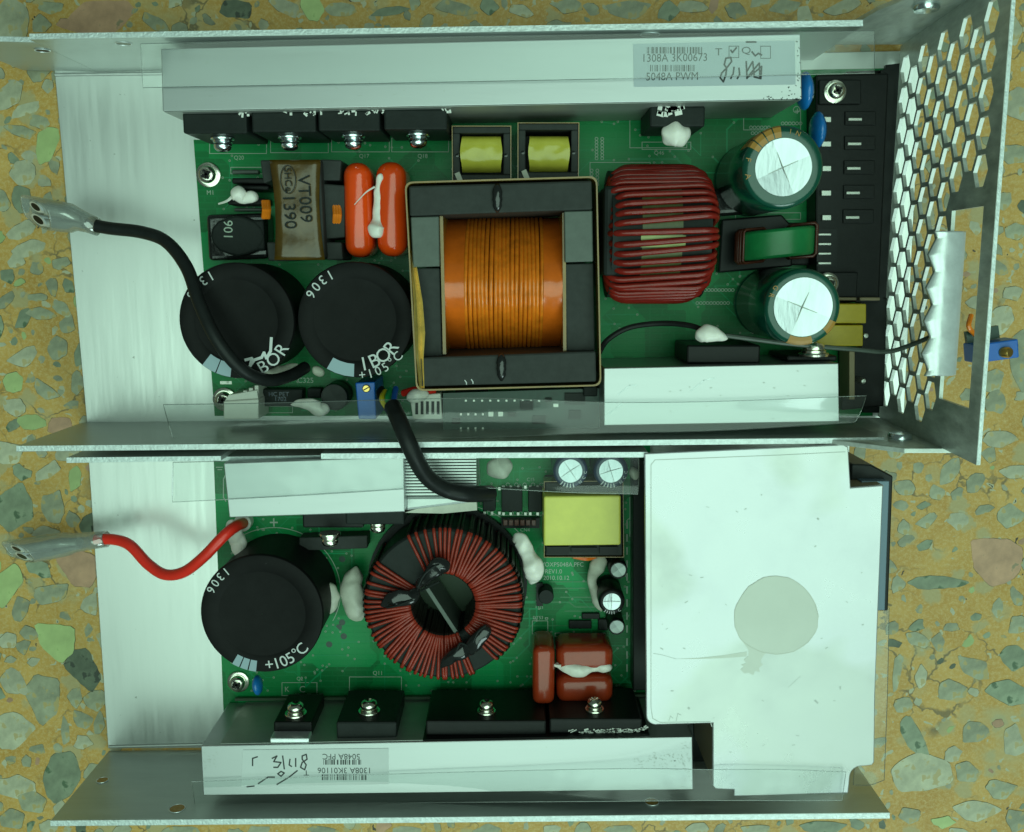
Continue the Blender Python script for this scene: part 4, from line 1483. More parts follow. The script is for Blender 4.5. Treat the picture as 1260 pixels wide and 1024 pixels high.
each(pn, 'contact_square', 'solder', kn, bevel=.15)
each(pl, 'contact_blade', 'solder', kn, bevel=.15)
ob = MB(); ob.pp(quad(1005, 282, 1030, 328), 17.5, 16.8); ob.build('pin_header', 'smoke_black', kn)

shr = MB(); shr.pp([(1090, 80), (1107, 78), (1082, 508), (1062, 508)], 9.5, PT + .05); shr.pp([(1084, 86), (1101, 84), (1087, 372), (1070, 372)], 15, 9.6); each(shr, 'insulating_shroud', 'smoke_black', U1)
MB().pp([(1042, 88), (1090, 86), (1088, 96), (1042, 98)], 13, PT).build('shroud_lip', 'black_plastic', U1, bevel=.3)
# --- yellow box capacitors
for x0, y0, x1, y1, z in ((1004, 374, 1066, 398, 24), (1002, 400, 1062, 426, 24)):
    MB().pp(quad(x0, y0, x1, y1), z, PT).build('yellow_capacitor', 'yellow_box', U1, bevel=.3)
dr = MB(); dr.pp([(1058, 366), (1092, 366), (1088, 500), (1036, 505), (1036, 430), (1060, 428)], 12, PT)
dr.build('output_block', 'black_plastic', U1, bevel=.4)
st = MB(); st.pp(quad(1045, 432, 1052, 492), 20, 11.5); st.pp(quad(1058, 366, 1083, 370), 19, 11.5); st.pp(quad(1030, 366, 1054, 370), 19, 11.5)
each(st, 'tinned_bar', 'tan_face', U1, bevel=.2)
for x, y in ((1065, 413), (1062, 469)):
    p = P(x, y, 16); MB().lathe((p.x, p.y, 11.9), [(.9, 0), (.9, 4), (.6, 4.6), (.05, 4.7)], 14, cap=False).build('solder_post', 'solder', U1, smooth=True)

# --- second heat sink
hs2top = [(743, 453), (1032, 447), (1033, 519), (743, 524)]
hs2 = bar(U1, hs2top, 36, PT + .3, 'short aluminium heat sink block with pale scratches')
T2 = [P(x, y, 36) for x, y in hs2top]
hs2Y = lambda x: lerp(T2[0].y, T2[1].y, (x - T2[0].x) / (T2[1].x - T2[0].x)) + .02
sc_ = MB()
for a, b_ in (((760, 486), (775, 474)), ((747, 511), (765, 497)), ((850, 481), (866, 468)), ((866, 468), (880, 465)), ((775, 474), (783, 474))):
    pstroke(sc_, [a, b_], .25, 36, 36.03)
sc_.build('scratch', 'edge_metal', hs2)
sc_ = MB()
for i in range(14):
    x = rnd.uniform(820, 1028); y = rnd.uniform(452, 516); pstroke(sc_, [(x, y), (x + rnd.uniform(.5, 2), y + rnd.uniform(-1, 1))], .3, 36, 36.03)
sc_.build('mark', 'sink_metal', hs2)
transistor(U1, 845, 935, 448, 31, 5, 11, 1, hs2Y, screw=False, mt='black_plastic', label='black transistor under the thin wire')
transistor(U1, 968, 1030, 448, 30, 1.6, 11, 1, hs2Y, screw=True, mt='black_plastic', sc='chrome', zs=31, rs=2.9, name='clamp_plate')
blob('glue_blob', [(856, 416, 34), (868, 411, 35), (882, 412, 35), (895, 417, 34)], [1.6, 2.5, 2.0, .8], 'silicone', U1, 'glue holding the thin wire', seed=4)
# thin wire
tw_ = MB(); tw_.tube(pspline([(736, 436, 26), (748, 418, 24), (775, 403, 24), (815, 398, 26), (850, 401, 30), (872, 410, 34)], 8), .75, 8)
tw_.build('thin_wire', 'rubber', U1, smooth=True)
tw_ = MB(); tw_.tube(pspline([(893, 413, 34), (930, 418, 34), (980, 424, 33), (1050, 430, 32), (1090, 433, 34), (1120, 425, 38), (1160, 408, 46)], 8), .62, 8)
tw_.build('thin_wire', 'cable_grey' if 'cable_grey' in MATS else 'ferrite_green', U1, smooth=True)

# --- lower left: connector, trimmer, controller chips
cn_ = MB(); cn_.pp([(275, 494), (318, 491), (318, 516), (275, 516)], 20, PT)
cno = cn_.build('white_connector', 'white_plastic', U1, bevel=.3, label='white header near the corner screw')
cn_ = MB()
for i in range(5):
    cn_.pp([(281 + i * 7, 494 - i * 2 - 8), (316, 480), (318, 492), (276, 494)][:4] if i == 0 else quad(285 + i * 7, 490 - i * 3.2 - 3, 290 + i * 7, 494), 19 - i * .2, PT)
each(cn_, 'header_wall', 'white_plastic', cno, bevel=.2)
MB().pp(quad(318, 479, 372, 500), 13, PT).build('controller_chip', 'epoxy', U1, bevel=.3)
chp = MB(); put_text(chp, 'HC PET', P(343, 485, 13), 1.8, 0, 13.05); put_text(chp, '1702', P(345, 491, 13), 1.8, 0, 13.05); chp.build('chip_print', 'blue_sleeve', U1)
tq = MB(); put_text(tq, 'C325', P(376, 468, PT), 2.2, 0, PT + .05); tq.build('silkscreen', 'silk', board1)
can_cap(U1, 411, 489, 17, 15, 18, 'sleeve_black', 'small black can among the glue', groove=False, top='ferrite')
blob('glue_blob', [(358, 497, 19), (378, 497, 20), (395, 503, 20), (402, 496, 19)], [.7, 1.8, 2.4, 1.2], 'silicone', U1, 'glue smear under the film near the small can', seed=5)
blob('glue_blob', [(325, 458, 24), (345, 460, 22), (368, 448, 22)], [1.2, 2.3, 1.4], 'silicone_grey', U1, 'greyish glue where the black cable ends', seed=6)
blob('glue_blob', [(385, 452, 20), (398, 462, 18)], [1.5, 1.5], 'silicone_grey', U1, 'small grey glue dab between the two big cans', seed=7)
tpz = 26
tp_ = MB(); tp_.pp([(437, 471), (461, 470), (463, 516), (441, 516)], tpz, PT)
o = tp_.build('trimmer_potentiometer', 'blue_pot', U1, bevel=.35, label='blue trimmer standing on the board beside the big capacitor')
p = P(451, 478, tpz); MB().lathe((p.x, p.y, tpz), [(1.1, 0), (1.1, .5), (.9, .7), (.05, .7)], 16, cap=False).build('adjuster_screw', 'brass', o, smooth=True)
MB().box((p.x, p.y, tpz + .72), 1.7, .3, .08, .5).build('cross_slot', 'black_plastic', o)
jst = MB(); jst.pp([(504, 487), (542, 484), (544, 516), (508, 516)], 24, PT)
jo = jst.build('white_connector', 'white_plastic', U1, bevel=.3, label='white header under the big transformer corner')
js = MB()
for i in range(5): js.pp(quad(511 + i * 6.6, 494, 514.5 + i * 6.6, 510), 24.15, 23.9)
each(js, 'slot', 'smoke_black', jo)
blob('glue_blob', [(500, 492, 25), (512, 487, 26), (528, 484, 25)], [1.2, 2.2, 1.2], 'silicone', U1, 'glue over the white header', seed=8)
MB().tube(pspline([(496, 484, 22), (512, 480, 24), (535, 482, 22)], 6), 1.0, 8).build('lead_wire', 'red_rubber', U1, smooth=True)

# controller card standing by the lower wall
kc = MB(); kc.pp([(545, 484), (738, 478), (738, 528), (545, 532)], 22, 20.6)
card = kc.build('control_card', 'pcb_dark', U1, label='dark green control card under the clear film')
kp = MB()
for i in range(11): kp.pp(quad(572 + i * 10, 492, 574.4 + i * 10, 494.2), 22.06, 22)
for i in range(5): kp.pp(quad(566 + i * 9, 508.6, 568.4 + i * 9, 511.2), 22.06, 22)
for i in range(4): kp.pp(quad(566 + i * 9, 526, 568.2 + i * 9, 528.2), 22.06, 22)
kp.pp(quad(601, 507, 607, 512.6), 22.3, 22); kp.pp(quad(613, 507, 619, 512.4), 22.3, 22)
kp.pp(quad(681, 497, 687, 501), 22.2, 22)
each(kp, 'solder_pad', 'solder', card)
kq = MB()
for x0, y0, x1, y1 in ((625, 508, 635, 513), (671, 490, 679, 495), (640, 494, 656, 505), (655, 512, 672, 522), (695, 484, 720, 498), (556, 515, 566, 522), (700, 505, 715, 516)):
    kq.pp(quad(x0, y0, x1, y1), 22.9, 22)
each(kq, 'surface_part', 'ferrite', card, bevel=.1)
# dim components in the gap under the transformer
for x0, y0, x1, y1, z, mt_ in ((560, 479, 600, 487, 16, 'epoxy'), (700, 478, 712, 492, 20, 'black_plastic'), (718, 476, 735, 488, 24, 'epoxy'), (378, 478, 395, 490, 12, 'epoxy'), (640, 478, 690, 486, 14, 'black_plastic')):
    MB().pp(quad(x0, y0, x1, y1), z, PT).build('small_component', mt_, U1, bevel=.3)

# --- flying lead of unit 1
def terminal(u, mouth, neck, end, halfw, label):
    """crimped blade terminal inside a clear sleeve"""
    m_, n_, e_ = P(*mouth), P(*neck), P(*end)
    d = (n_ - m_).normalized()
    side = Vector((0, 0, 1)).cross(d).normalized(); up = d.cross(side).normalized()
    tilt = Matrix.Rotation(math.radians(28), 3, d)
    side, up = tilt @ side, tilt @ up
    sh_ = d * 2.0
    # sleeve
    secs = [(m_ - d * .6, halfw, 2.8, 3.4), (m_, halfw * 1.02, 2.8, 3.4), (m_.lerp(n_, .55), halfw, 2.8, 3.0), (m_.lerp(n_, .85), halfw * .96, 2.8, 2.6), (n_, halfw * .76, 2.7, 2.1), (n_.lerp(e_, .5), 2.45, 2.45, 2), (e_, 2.3, 2.3, 2)]
    mb = MB(); vs = []; fs = []; N_ = 28
    for c__, a_, b__, ex in secs:
        for k in range(N_):
            t = 2 * math.pi * k / N_
            ct, st_ = math.cos(t), math.sin(t)
            hh = math.copysign(abs(st_) ** (2 / ex), st_) * b__
            vs.append(c__ + side * math.copysign(abs(ct) ** (2 / ex), ct) * a_ + up * hh + (sh_ * hh if (c__ - m_).length < 1 else Vector()))
    for i in range(len(secs) - 1):
        for k in range(N_):
            j = (k + 1) % N_
            fs.append([i * N_ + k, i * N_ + j, (i + 1) * N_ + j, (i + 1) * N_ + k])
    mb.add(vs, fs)
    o = mb.build('clear_sleeve', 'clear_sleeve', u, smooth=True, solid=.35, auto=60, label=label)
    # metal channel with rolled edges
    prof = [(0.15, 1.0), (.45, 1.35), (.8, 1.2), (.92, .6), (.9, -.6), (.75, -1.15), (.3, -1.25), (-.3, -1.25), (-.75, -1.15), (-.9, -.6), (-.92, .6), (-.8, 1.2), (-.45, 1.35), (-.15, 1.0)]
    mb = MB(); vs = []; fs = []; K = len(prof)
    for c__, sc__ in ((m_ + d * .3, 1), (m_.lerp(n_, .68), 1), (m_.lerp(n_, .86), .7), (n_ + d * 1.5, .55)):
        for a_, b__ in prof: vs.append(c__ + side * a_ * (halfw - .55) * sc__ + up * b__ * 1.5 * (1 if sc__ == 1 else .9) + (sh_ * b__ * 1.2 if (c__ - m_).length < 1 else Vector()))
    for i in range(3):
        for k in range(K - 1):
            fs.append([i * K + k, i * K + k + 1, (i + 1) * K + k + 1, (i + 1) * K + k])
    mb.add(vs, fs)
    mb.build('blade_terminal', 'zinc', o, smooth=True, solid=.4, auto=60)
    # the two rolled edges of the blade, black cores painting the shade inside, cut off at a slant
    for sg, rr_ in ((-1, 1.55), (1, 1.35)):
        for nm_, mt_, r_, ext in (('rolled_edge', 'bright_zinc', rr_, .0), ('bore_shade', 'smoke_black', rr_ * .72, -.06)):
            q_ = MB(); vs = []; n_s = 18
            for end in (0, 1):
                for k in range(n_s):
                    t = 2 * math.pi * k / n_s
                    h_ = math.sin(t) * r_ * .9 + .4
                    base = m_ + d * (ext - .7) if end == 0 else m_.lerp(n_, .6)
                    vs.append(base + side * (sg * (halfw - 2.0) + math.cos(t) * r_) + up * h_ + (sh_ * h_ if end == 0 else Vector()))
            fs = [[k, (k + 1) % n_s, n_s + (k + 1) % n_s, n_s + k] for k in range(n_s)] + [list(range(n_s))[::-1], list(range(n_s, 2 * n_s))]
            q_.add(vs, fs); q_.build(nm_, mt_, o, smooth=True, auto=40)
    return o


cb = MB(); cb.tube(pspline([(108, 276, 26), (135, 281, 27), (175, 286, 29), (205, 298, 32), (230, 330, 36), (246, 375, 40), (268, 420, 42), (298, 455, 40), (330, 468, 34), (358, 462, 26), (376, 452, 20)], 10), 1.72, 14)
cb.build('flying_lead', 'rubber', U1, smooth=True, label='black flying lead running over the big capacitor')
terminal(U1, (46, 262, 24), (96, 270, 25), (120, 279, 26), 3.9, 'cloudy clear sleeve over the terminal of the black lead')

# ================================================================== UNIT 2
U2 = thing('power_supply_unit', P(590, 740, 0), 'silver power supply with flat dark red toroid and pale cover plate, nearer the bottom', 'power supply')
c = MB(); c.pp([(107, 538), (1046, 532), (1036, 917), (133, 921)], 1.4, .15)
c.build('base_plate', 'aluminium', U2, bevel=.15)
vwall(U2, [(62, 1010), (1095, 1000), (1095, 1007), (62, 1017)], 41.5)
vwall(U2, [(82, 563), (272, 561), (272, 567), (82, 570)], 41.5)
vwall(U2, [(395, 558), (797, 556), (797, 563), (395, 565)], 41.5)
# diagonal ear: wall face drops lower between the two raised parts
vwall(U2, [(272, 562), (395, 560), (395, 566), (272, 568)], 33)
ywB = lambda px: P(px, 1010, 41.5).y
wall_hole(U2, 126, 20, P(126, 1009.5, 41.5).y, 1.7, 1, 'mortar')
wall_hole(U2, 218, 36, P(218, 1008.5, 41.5).y, 2.2, 1, 'mortar')
wall_hole(U2, 802, 35, P(802, 1002.5, 41.5).y, 2.0, 1, 'mortar')
b = MB(); b.tube([P(134, 919, 1.6), P(252, 916, 1.6)], .5, 8); b.build('bend_line', 'aluminium', U2, smooth=True)

pb = MB(); pb.pp([(262, 545), (800, 545), (800, 905), (276, 905)], PT, PT - 1.6)
board2 = pb.build('circuit_board', 'pcb', U2, bevel=.1)
so = MB()
for x, y in ((292, 841), (500, 700), (700, 860)):
    p = P(x, y, PT); so.lathe((p.x, p.y, 1.4), [(2.6, 0), (2.6, PT - 3.1)], 12)
each(so, 'standoff', 'chrome', U2)
screw_up(292, 841, PT + 1.6, 2.3, U2)
# silkscreen
sk = MB()
for r_ in ((347, 840, 390, 856), (430, 833, 494, 856), (671, 760, 674, 762), (655, 764, 674, 780), (683, 779, 745, 783), (600, 600, 668, 634), (775, 612, 792, 660)):
    rectline(sk, *r_)
for txt, x, y, sz in (('Q2', 369, 835, 1.7), ('Q11', 465, 828, 1.9), ('VOXP5048A.PFC', 692, 694.5, 1.95), ('REV1.0', 681, 703, 1.95), ('2010.10.12', 684.5, 711, 1.95), ('Q21', 664, 747, 1.5), ('DT53', 662, 760, 1.5), ('+', 337, 643, 5.5), ('C15', 653, 590, 1.5), ('CN4', 646, 652, 1.6), ('C', 372, 848, 3), ('K', 353, 848, 2.4)):
    put_text(sk, txt, P(x, y, PT), sz, 0, PT + .05, .92)
c_ = P(322, 752, PT)
c3c = P(322, 752, 36)
cpx = P(340, 726, PT)
stroke(sk, [(cpx.x + math.cos(a) * 19.6, cpx.y + math.sin(a) * 19.6) for a in [math.radians(-30 + 4 * k) for k in range(40)]], .2, PT + .05)
tcx = P(560, 722, PT)
stroke(sk, [(tcx.x + math.cos(a) * 25.8, tcx.y + math.sin(a) * 25.8) for a in [math.radians(10 + 4 * k) for k in range(30)]], .2, PT + .05)
for x in range(0, 5):
    vias(sk, 625 + x * 10.3, 596.5, 1, 1, 1, 1, r=.55); vias(sk, 619 + x * 10.8, 631.5, 1, 1, 1, 1, r=.5)
vias(sk, 662, 721, 1, 1, 1, 1, r=.6); vias(sk, 662, 739, 1, 1, 1, 1, r=.6)
for i in range(12):             # dashed marks down the right edge
    y = 642 + i * 16
    pstroke(sk, [(771.5, y), (771.5, y + 8)], .45, PT, PT + .05)
pstroke(sk, [(776, 612), (776, 636), (771, 641)], .2, PT, PT + .05)
pstroke(sk, [(777, 692), (777, 830)], .16, PT, PT + .05)
pstroke(sk, [(266, 575), (274, 575)], .25, PT, PT + .05); pstroke(sk, [(268, 578), (273, 578)], .25, PT, PT + .05)
pstroke(sk, [(278, 583), (275, 590), (275, 612), (278, 617)], .3, PT, PT + .05)
sk.build('silkscreen', 'silk', board2)
tracks(board2, 285, 575, 790, 850, 220, 9)
tk = MB()
for pts in ([(675, 741), (700, 741), (708, 747), (735, 747)], [(670, 724), (720, 724)], [(690, 735), (728, 735)], [(695, 752), (735, 752)], [(700, 770), (650, 770)], [(676, 716), (725, 716)]):
    pstroke(tk, pts, .35, PT, PT + .03)
tk.build('copper_track', 'green_core', board2)
pw = MB()
for x, y in ((421, 766), (417, 772), (405, 793), (423, 783), (421, 688), (390, 705), (412, 750)):
    p = P(x, y, PT); pw.lathe((p.x, p.y, PT), [(1.0, 0), (1.0, .04)], 12)
pw.build('via_patch', 'pcb_dark', board2)

# --- heat sink bar along the bottom wall
hs3top = [(247, 918), (852, 907), (853, 972), (250, 979)]
hs3 = bar(U2, hs3top, 36, PT + .3, 'aluminium heat sink bar with white upside down sticker')
T3 = [P(x, y, 36) for x, y in hs3top]
hs3Y = lambda x: lerp(T3[0].y, T3[1].y, (x - T3[0].x) / (T3[1].x - T3[0].x)) + .02
isl = MB(); xa = P(270, 915, 36).x; xb = P(520, 913, 36).x
isl.slab([Vector((xa, hs3Y(xa) + .05, 35.4)), Vector((xb, hs3Y(xb) + .05, 35.4)), Vector((xb, hs3Y(xb) + .05, PT + .5)), Vector((xa, hs3Y(xa) + .05, PT + .5))], (0, .2, 0))
isl.build('insulating_sheet', 'sink_metal', hs3)
isl = MB(); xa = xb; xb = P(800, 908, 36).x
isl.slab([Vector((xa, hs3Y(xa) + .05, 35.2)), Vector((xb, hs3Y(xb) + .05, 34.8)), Vector((xb, hs3Y(xb) + .05, PT + .5)), Vector((xa, hs3Y(xa) + .05, PT + .5))], (0, .2, 0))
isl.build('insulating_sheet', 'black_plastic', hs3)
sp_ = MB()
for i in range(150):
    if rnd.random() < .6: x = rnd.uniform(780, 850); y = 950 + rnd.gauss(-14, 5)
    elif rnd.random() < .5: x = rnd.uniform(838, 851); y = rnd.uniform(912, 968)
    else: x = rnd.uniform(250, 268); y = rnd.uniform(925, 948)
    pstroke(sp_, [(x, y), (x + rnd.uniform(.4, 1.6), y + rnd.uniform(-.8, .8))], .16, 36, 36.03)
sp_.build('edge_wear', 'sink_metal', hs3)
lab = MB(); lab.pp([(299, 923), (478, 921), (478, 965), (297, 968)], 36.12, 36.02)
lb = lab.build('sticker', 'paper_white', U2, label='white barcode sticker stuck on upside down')
ti = MB()
put_text(ti, '5048A PFC', P(420, 931, 36), 2.45, math.pi, 36.16, .95)
put_text(ti, '1308A 3K01106', P(424, 948, 36), 2.45, math.pi, 36.16, .95)
put_text(ti, 'T', P(377, 951, 36), 2.2, math.pi, 36.16, 1.2)
ti.build('printed_text', 'ink', lb)
bc = MB(); barcode(bc, 398, 935, 445, 941, 36.14, 0, 8); barcode(bc, 396, 953, 452, 960, 36.14, 0, 9); bc.build('barcode', 'ink', lb)
pen = MB()
for st in ([(311, 942), (311, 933), (317, 931)], [(335, 933), (341, 930), (337, 937), (346, 938), (342, 944), (337, 944)], [(348, 930), (350, 946)], [(357, 934), (356, 941), (359, 943)], [(364, 933), (364, 943)],
           [(372, 930), (377, 928), (378, 934), (372, 938), (370, 944), (375, 947), (377, 941), (372, 934), (372, 930)], [(342, 952), (346, 955), (350, 951), (346, 949), (342, 952)], [(366, 948), (356, 956), (341, 965)], [(338, 956), (330, 956), (318, 964)], [(304, 968), (313, 967)]):
    pstroke(pen, st, .38, 36, 36.18)
pen.build('pen_mark', 'pen_ink', lb)
transistor(U2, 337, 384, 905, 31, 4.2, 12, 1, hs3Y, zs=26.5, rs=2.3, sc='chrome', label='small transistor with bare metal tab', tab=True, mt='black_plastic')
transistor(U2, 414, 488, 905, 33.5, 5, 12, 1, hs3Y, zs=27.5, rs=2.3, sc='chrome', mt='epoxy')
transistor(U2, 524, 672, 905, 33, 4.5, 12, 1, hs3Y, zs=28, rs=2.0, sc='chrome', mt='black_plastic', label='wide black bridge package')
transistor(U2, 676, 790, 905, 33, 4.5, 12, 1, hs3Y, zs=28, rs=2.0, sc='chrome', mt='black_plastic', label='wide black bridge package with paste smears')
pa = MB()
for i in range(60):
    x = rnd.uniform(700, 796); y = 899 + rnd.uniform(-2, 3) - max(0, x - 780) * rnd.uniform(0, .6)
    p = P(x, y, 33); pa.box((p.x, p.y, 33.1), rnd.uniform(.4, 2.0), rnd.uniform(.15, .6), .25, rnd.uniform(-.3, .5))
pa.build('thermal_paste', 'paste', U2)
gl_ = MB(); gl_.slab([P(290, 858, 9), P(800, 853, 9), P(800, 856, 9), P(290, 861, 9)], (0, 0, 1)); gl_.build('sink_foot', 'green_insulator', U2)

# --- heat sink at the top left with fins beyond
hs4top = [(275, 570), (497, 562), (498, 630), (282, 637)]
hs4 = bar(U2, hs4top, 38, PT + .3, 'aluminium heat sink block above the red lead')
T4 = [P(x, y, 38) for x, y in hs4top]
hs4Y = lambda x: lerp(T4[3].y, T4[2].y, (x - T4[3].x) / (T4[2].x - T4[3].x)) - .02
fin = MB()
for i in range(13):
    y = 563 + i * 3.7
    fin.pp([(497, y), (586, y - .5), (586, y + 1.6), (498, y + 2.1)], 33, PT + .5)
fo = MB().pp([(498, 563), (586, 562), (587, 612), (498, 612)], 31, PT + .6).build('finned_heat_sink', 'sink_metal', U2, label='finned aluminium heat sink beside the thick black cable')
each(fin, 'fin', 'fin_metal', fo)
fin = MB(); fin.pp([(498, 611), (586, 610), (587, 618), (498, 629)], 32, PT + .6); fin.build('fin_block', 'fin_metal', fo, bevel=.8)
fin = MB(); fin.pp([(498, 631), (545, 616), (586, 612), (587, 628), (545, 632)], 30, 26); fin.build('clear_tape', 'silicone_grey', fo)
transistor(U2, 372, 447, 637, 24, 7.5, 10, -1, hs4Y, zs=29, rs=2.2, sc='chrome', mt='black_plastic', label='black package under the heat sink block')
transistor(U2, 425, 497, 637, 33, 4.6, 12, -1, hs4Y, zs=27, rs=2.0, sc='chrome', mt='epoxy')
MB().pp([(368, 662), (452, 659), (452, 675), (368, 678)], 14, PT).build('relay_block', 'ferrite', U2, bevel=.3)

# --- big capacitor
big_cap(U2, 322, 756, 79, 31, [('1306', 127, 8.6, 3.4, .90), ('+105°C', -84, 8.2, 4.6, .86)], (-122, -97, .80, .99, 3), 'big black capacitor marked +105°C')
blob('glue_blob', [(284, 640, 22), (288, 655, 18), (294, 668, 16), (290, 684, 20)], [1.8, 2.4, 2.6, 1.4], 'silicone', U2, 'white glue below the red lead joint', seed=9)
blob('glue_blob', [(402, 716, 16), (408, 735, 15), (404, 756, 15)], [1.8, 2.6, 1.6], 'silicone_grey', U2, 'grey glue dab right of the big capacitor', seed=10)
blob('glue_blob', [(440, 697, 14), (433, 722, 15), (436, 748, 15), (445, 764, 14)], [1.8, 3.6, 3.2, 1.8], 'silicone_grey', U2, 'grey glue dab left of the flat toroid', seed=11)
pj = MB(); p = P(297, 645, 12); pj.lathe((p.x, p.y, PT), [(2.6, 0), (2.6, 3), (2.0, 3.4), (.1, 3.4)], 20, cap=False); pj.build('lead_joint', 'white_plastic', U2, smooth=True)
p = P(317, 843, 20)
MB().lathe(p, [(.3, -1.4), (2.0, -1.1), (2.9, -.4), (3.0, 0), (2.9, .4), (2.0, 1.1), (.3, 1.4)], 24, dirv=(1, .1, 0)).build('disc_capacitor', 'blue_disc', U2, smooth=True, auto=180)

# --- flat toroid
tc_ = P(545, 745, 30)
RO2, RI2, Z0, Z1 = 22.1, 9.6, 11.5, 29.0
tr = MB(); vs = []; fs = []; nn = 72
for i in range(nn):
    a = 2 * math.pi * i / nn
    for rr_, zz in ((RO2, Z0), (RO2, Z1), (RI2, Z1), (RI2, Z0)):
        vs.append((tc_.x + math.cos(a) * rr_, tc_.y + math.sin(a) * rr_, zz))
for i in range(nn):
    j = (i + 1) % nn
    for k in range(4): fs.append([i * 4 + k, i * 4 + (k + 1) % 4, j * 4 + (k + 1) % 4, j * 4 + k])
tr.add(vs, fs)
tor = tr.build('flat_toroid', 'epoxy', U2, smooth=True, auto=50, bevel=.8, label='large flat toroid with many thin dark red turns')
tw_ = MB()
def flat_turn(mb, a, lean=0.0, r=.48):
    ro, ri, z0, z1 = RO2 + .55, RI2 - .55, Z0 - .5, Z1 + .55
    path = []
    for (p_, q_, n_, rc) in (((ro, z1), (ro, z0), (ri, z1), 2.2), ((ri, z1), (ro, z1), (ri, z0), 1.6), ((ri, z0), (ri, z1), (ro, z0), 1.4), ((ro, z0), (ri, z0), (ro, z1), 1.6)):
        p_, q_, n_ = Vector(p_), Vector(q_), Vector(n_)
        d1 = (q_ - p_).normalized() * rc; d2 = (n_ - p_).normalized() * rc
        for k in range(5):
            t = k / 4
            path.append((1 - t) ** 2 * (p_ + d1) + 2 * t * (1 - t) * p_ + t * t * (p_ + d2))
    pts = []
    for v in path:
        f = (v.x - ri) / (ro - ri)
        aa = a + lean * (f - .5)
        pts.append((tc_.x + math.cos(aa) * v.x, tc_.y + math.sin(aa) * v.x, v.y))
    mb.tube(pts, r, 7, closed=True)
deg = 0.0
while deg < 360:
    d_ = deg
    skip = (117 < d_ < 147) or (297 < d_ < 309)
    if 97 < d_ < 112 and int(deg * 10) % 2: skip = skip
    if not skip:
        flat_turn(tw_, math.radians(d_), math.radians(rnd.uniform(-3, 3) + (8 if 200 < d_ < 235 else 0)))
    deg += 4.0 + rnd.uniform(-.25, .25) + (2.5 if 96 < d_ < 112 or 152 < d_ < 165 else 0)
tw_.mats = ['enamel_red_dark', 'enamel_side']      # near-black on the outer wall and hole wall of the coil
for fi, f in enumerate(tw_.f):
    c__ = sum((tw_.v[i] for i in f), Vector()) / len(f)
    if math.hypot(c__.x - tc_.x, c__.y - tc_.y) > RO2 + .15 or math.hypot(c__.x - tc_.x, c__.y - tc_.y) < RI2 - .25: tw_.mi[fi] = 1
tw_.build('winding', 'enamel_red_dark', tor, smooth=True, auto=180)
# black base ring and pad under the coil
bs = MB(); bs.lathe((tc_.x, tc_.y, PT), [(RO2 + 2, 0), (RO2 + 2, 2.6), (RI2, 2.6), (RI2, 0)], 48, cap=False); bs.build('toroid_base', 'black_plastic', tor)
fl_ = MB(); fl_.lathe((tc_.x, tc_.y, PT), [(RI2 + 2, 0), (RI2 + 2, 3.0)], 40); fl_.build('centre_pad', 'green_insulator', tor)
dv = MB(); a_, b_ = P(524, 722, 29), P(572, 795, 29)
dd = (b_ - a_).normalized(); nn_ = Vector((-dd.y, dd.x, 0)) * .6
dv.slab([a_ + nn_, b_ + nn_, b_ - nn_, a_ - nn_], (0, 0, -16)); dv.build('divider_strip', 'ferrite_green', tor, bevel=.15)
for pts, rs in (([(512, 724, 31), (524, 712, 32.5), (540, 697, 33), (548, 704, 32)], [1.2, 1.6, 3.0, 2.2]), ([(469, 746, 31), (485, 737, 32.5), (505, 735, 32.5), (516, 724, 31)], [.8, 2.4, 2.4, 1.2]),
                ([(541, 822, 31.5), (556, 808, 32.5), (570, 802, 32.5), (580, 798, 31)], [.9, 2.0, 2.3, 1.4]), ([(574, 806, 31), (586, 790, 32.5), (597, 776, 32.5), (600, 770, 31)], [1.4, 2.4, 1.8, 1.0])):
    blob('varnished_tie', pts, rs, 'epoxy_gloss', tor, flat=.5, seed=len(pts))
for pts in ([(514, 722, 34), (522, 707, 35), (534, 697, 35), (541, 694, 34)], [(518, 727, 33.5), (528, 722, 34.5), (540, 716, 34)], [(548, 812, 34), (560, 803, 35), (566, 792, 35), (574, 794, 33.5)], [(582, 790, 34.5), (588, 778, 35), (597, 770, 34)], [(476, 748, 33.5), (490, 745, 34.5), (508, 738, 34)]):
    MB().tube(pspline(pts, 6), .32, 6).build('tie_crease', 'epoxy', tor, smooth=True)
blob('glue_blob', [(630, 664, 18), (641, 664, 20), (648, 680, 21), (655, 696, 22), (657, 708, 20), (652, 717, 17)], [1.2, 2.3, 2.2, 3.2, 2.6, 1.0], 'silicone', U2, 'white glue dab right of the flat toroid', seed=12)

# --- lime taped transformer
lt = MB(); lt.pp([(671, 594), (765, 593), (766, 684), (671, 684)], 19, PT)
o = lt.build('taped_transformer', 'ferrite', U2, bevel=.4, label='small transformer wrapped in lime yellow tape')
lt = MB(); lt.pp([(669, 611), (764, 610), (764, 671), (669, 672)], 25, 12); lt.build('lime_tape', 'lime_tape', o, bevel=.6, seg=3)
lt = MB()
for x0, x1, y0, y1 in ((673, 700, 673, 682), (738, 760, 673, 682), (703, 735, 674, 680), (690, 750, 597, 606)):
    lt.pp(quad(x0, y0, x1, y1), 20.2, 19)
each(lt, 'bobbin_block', 'black_plastic', o)
rb = MB(); ring_ribbon(rb, [P(x, y, 19).to_tuple()[:2] for x, y in ((670, 593), (766, 592), (767, 685), (670, 685))], 13, 19.3, .25); rb.build('tape_band', 'amber_tape', o)
MB().tube(pspline([(705, 683, 16), (722, 686, 15), (733, 683, 16)], 5), 1.1, 8).build('copper_wire', 'orange_tape', o, smooth=True)

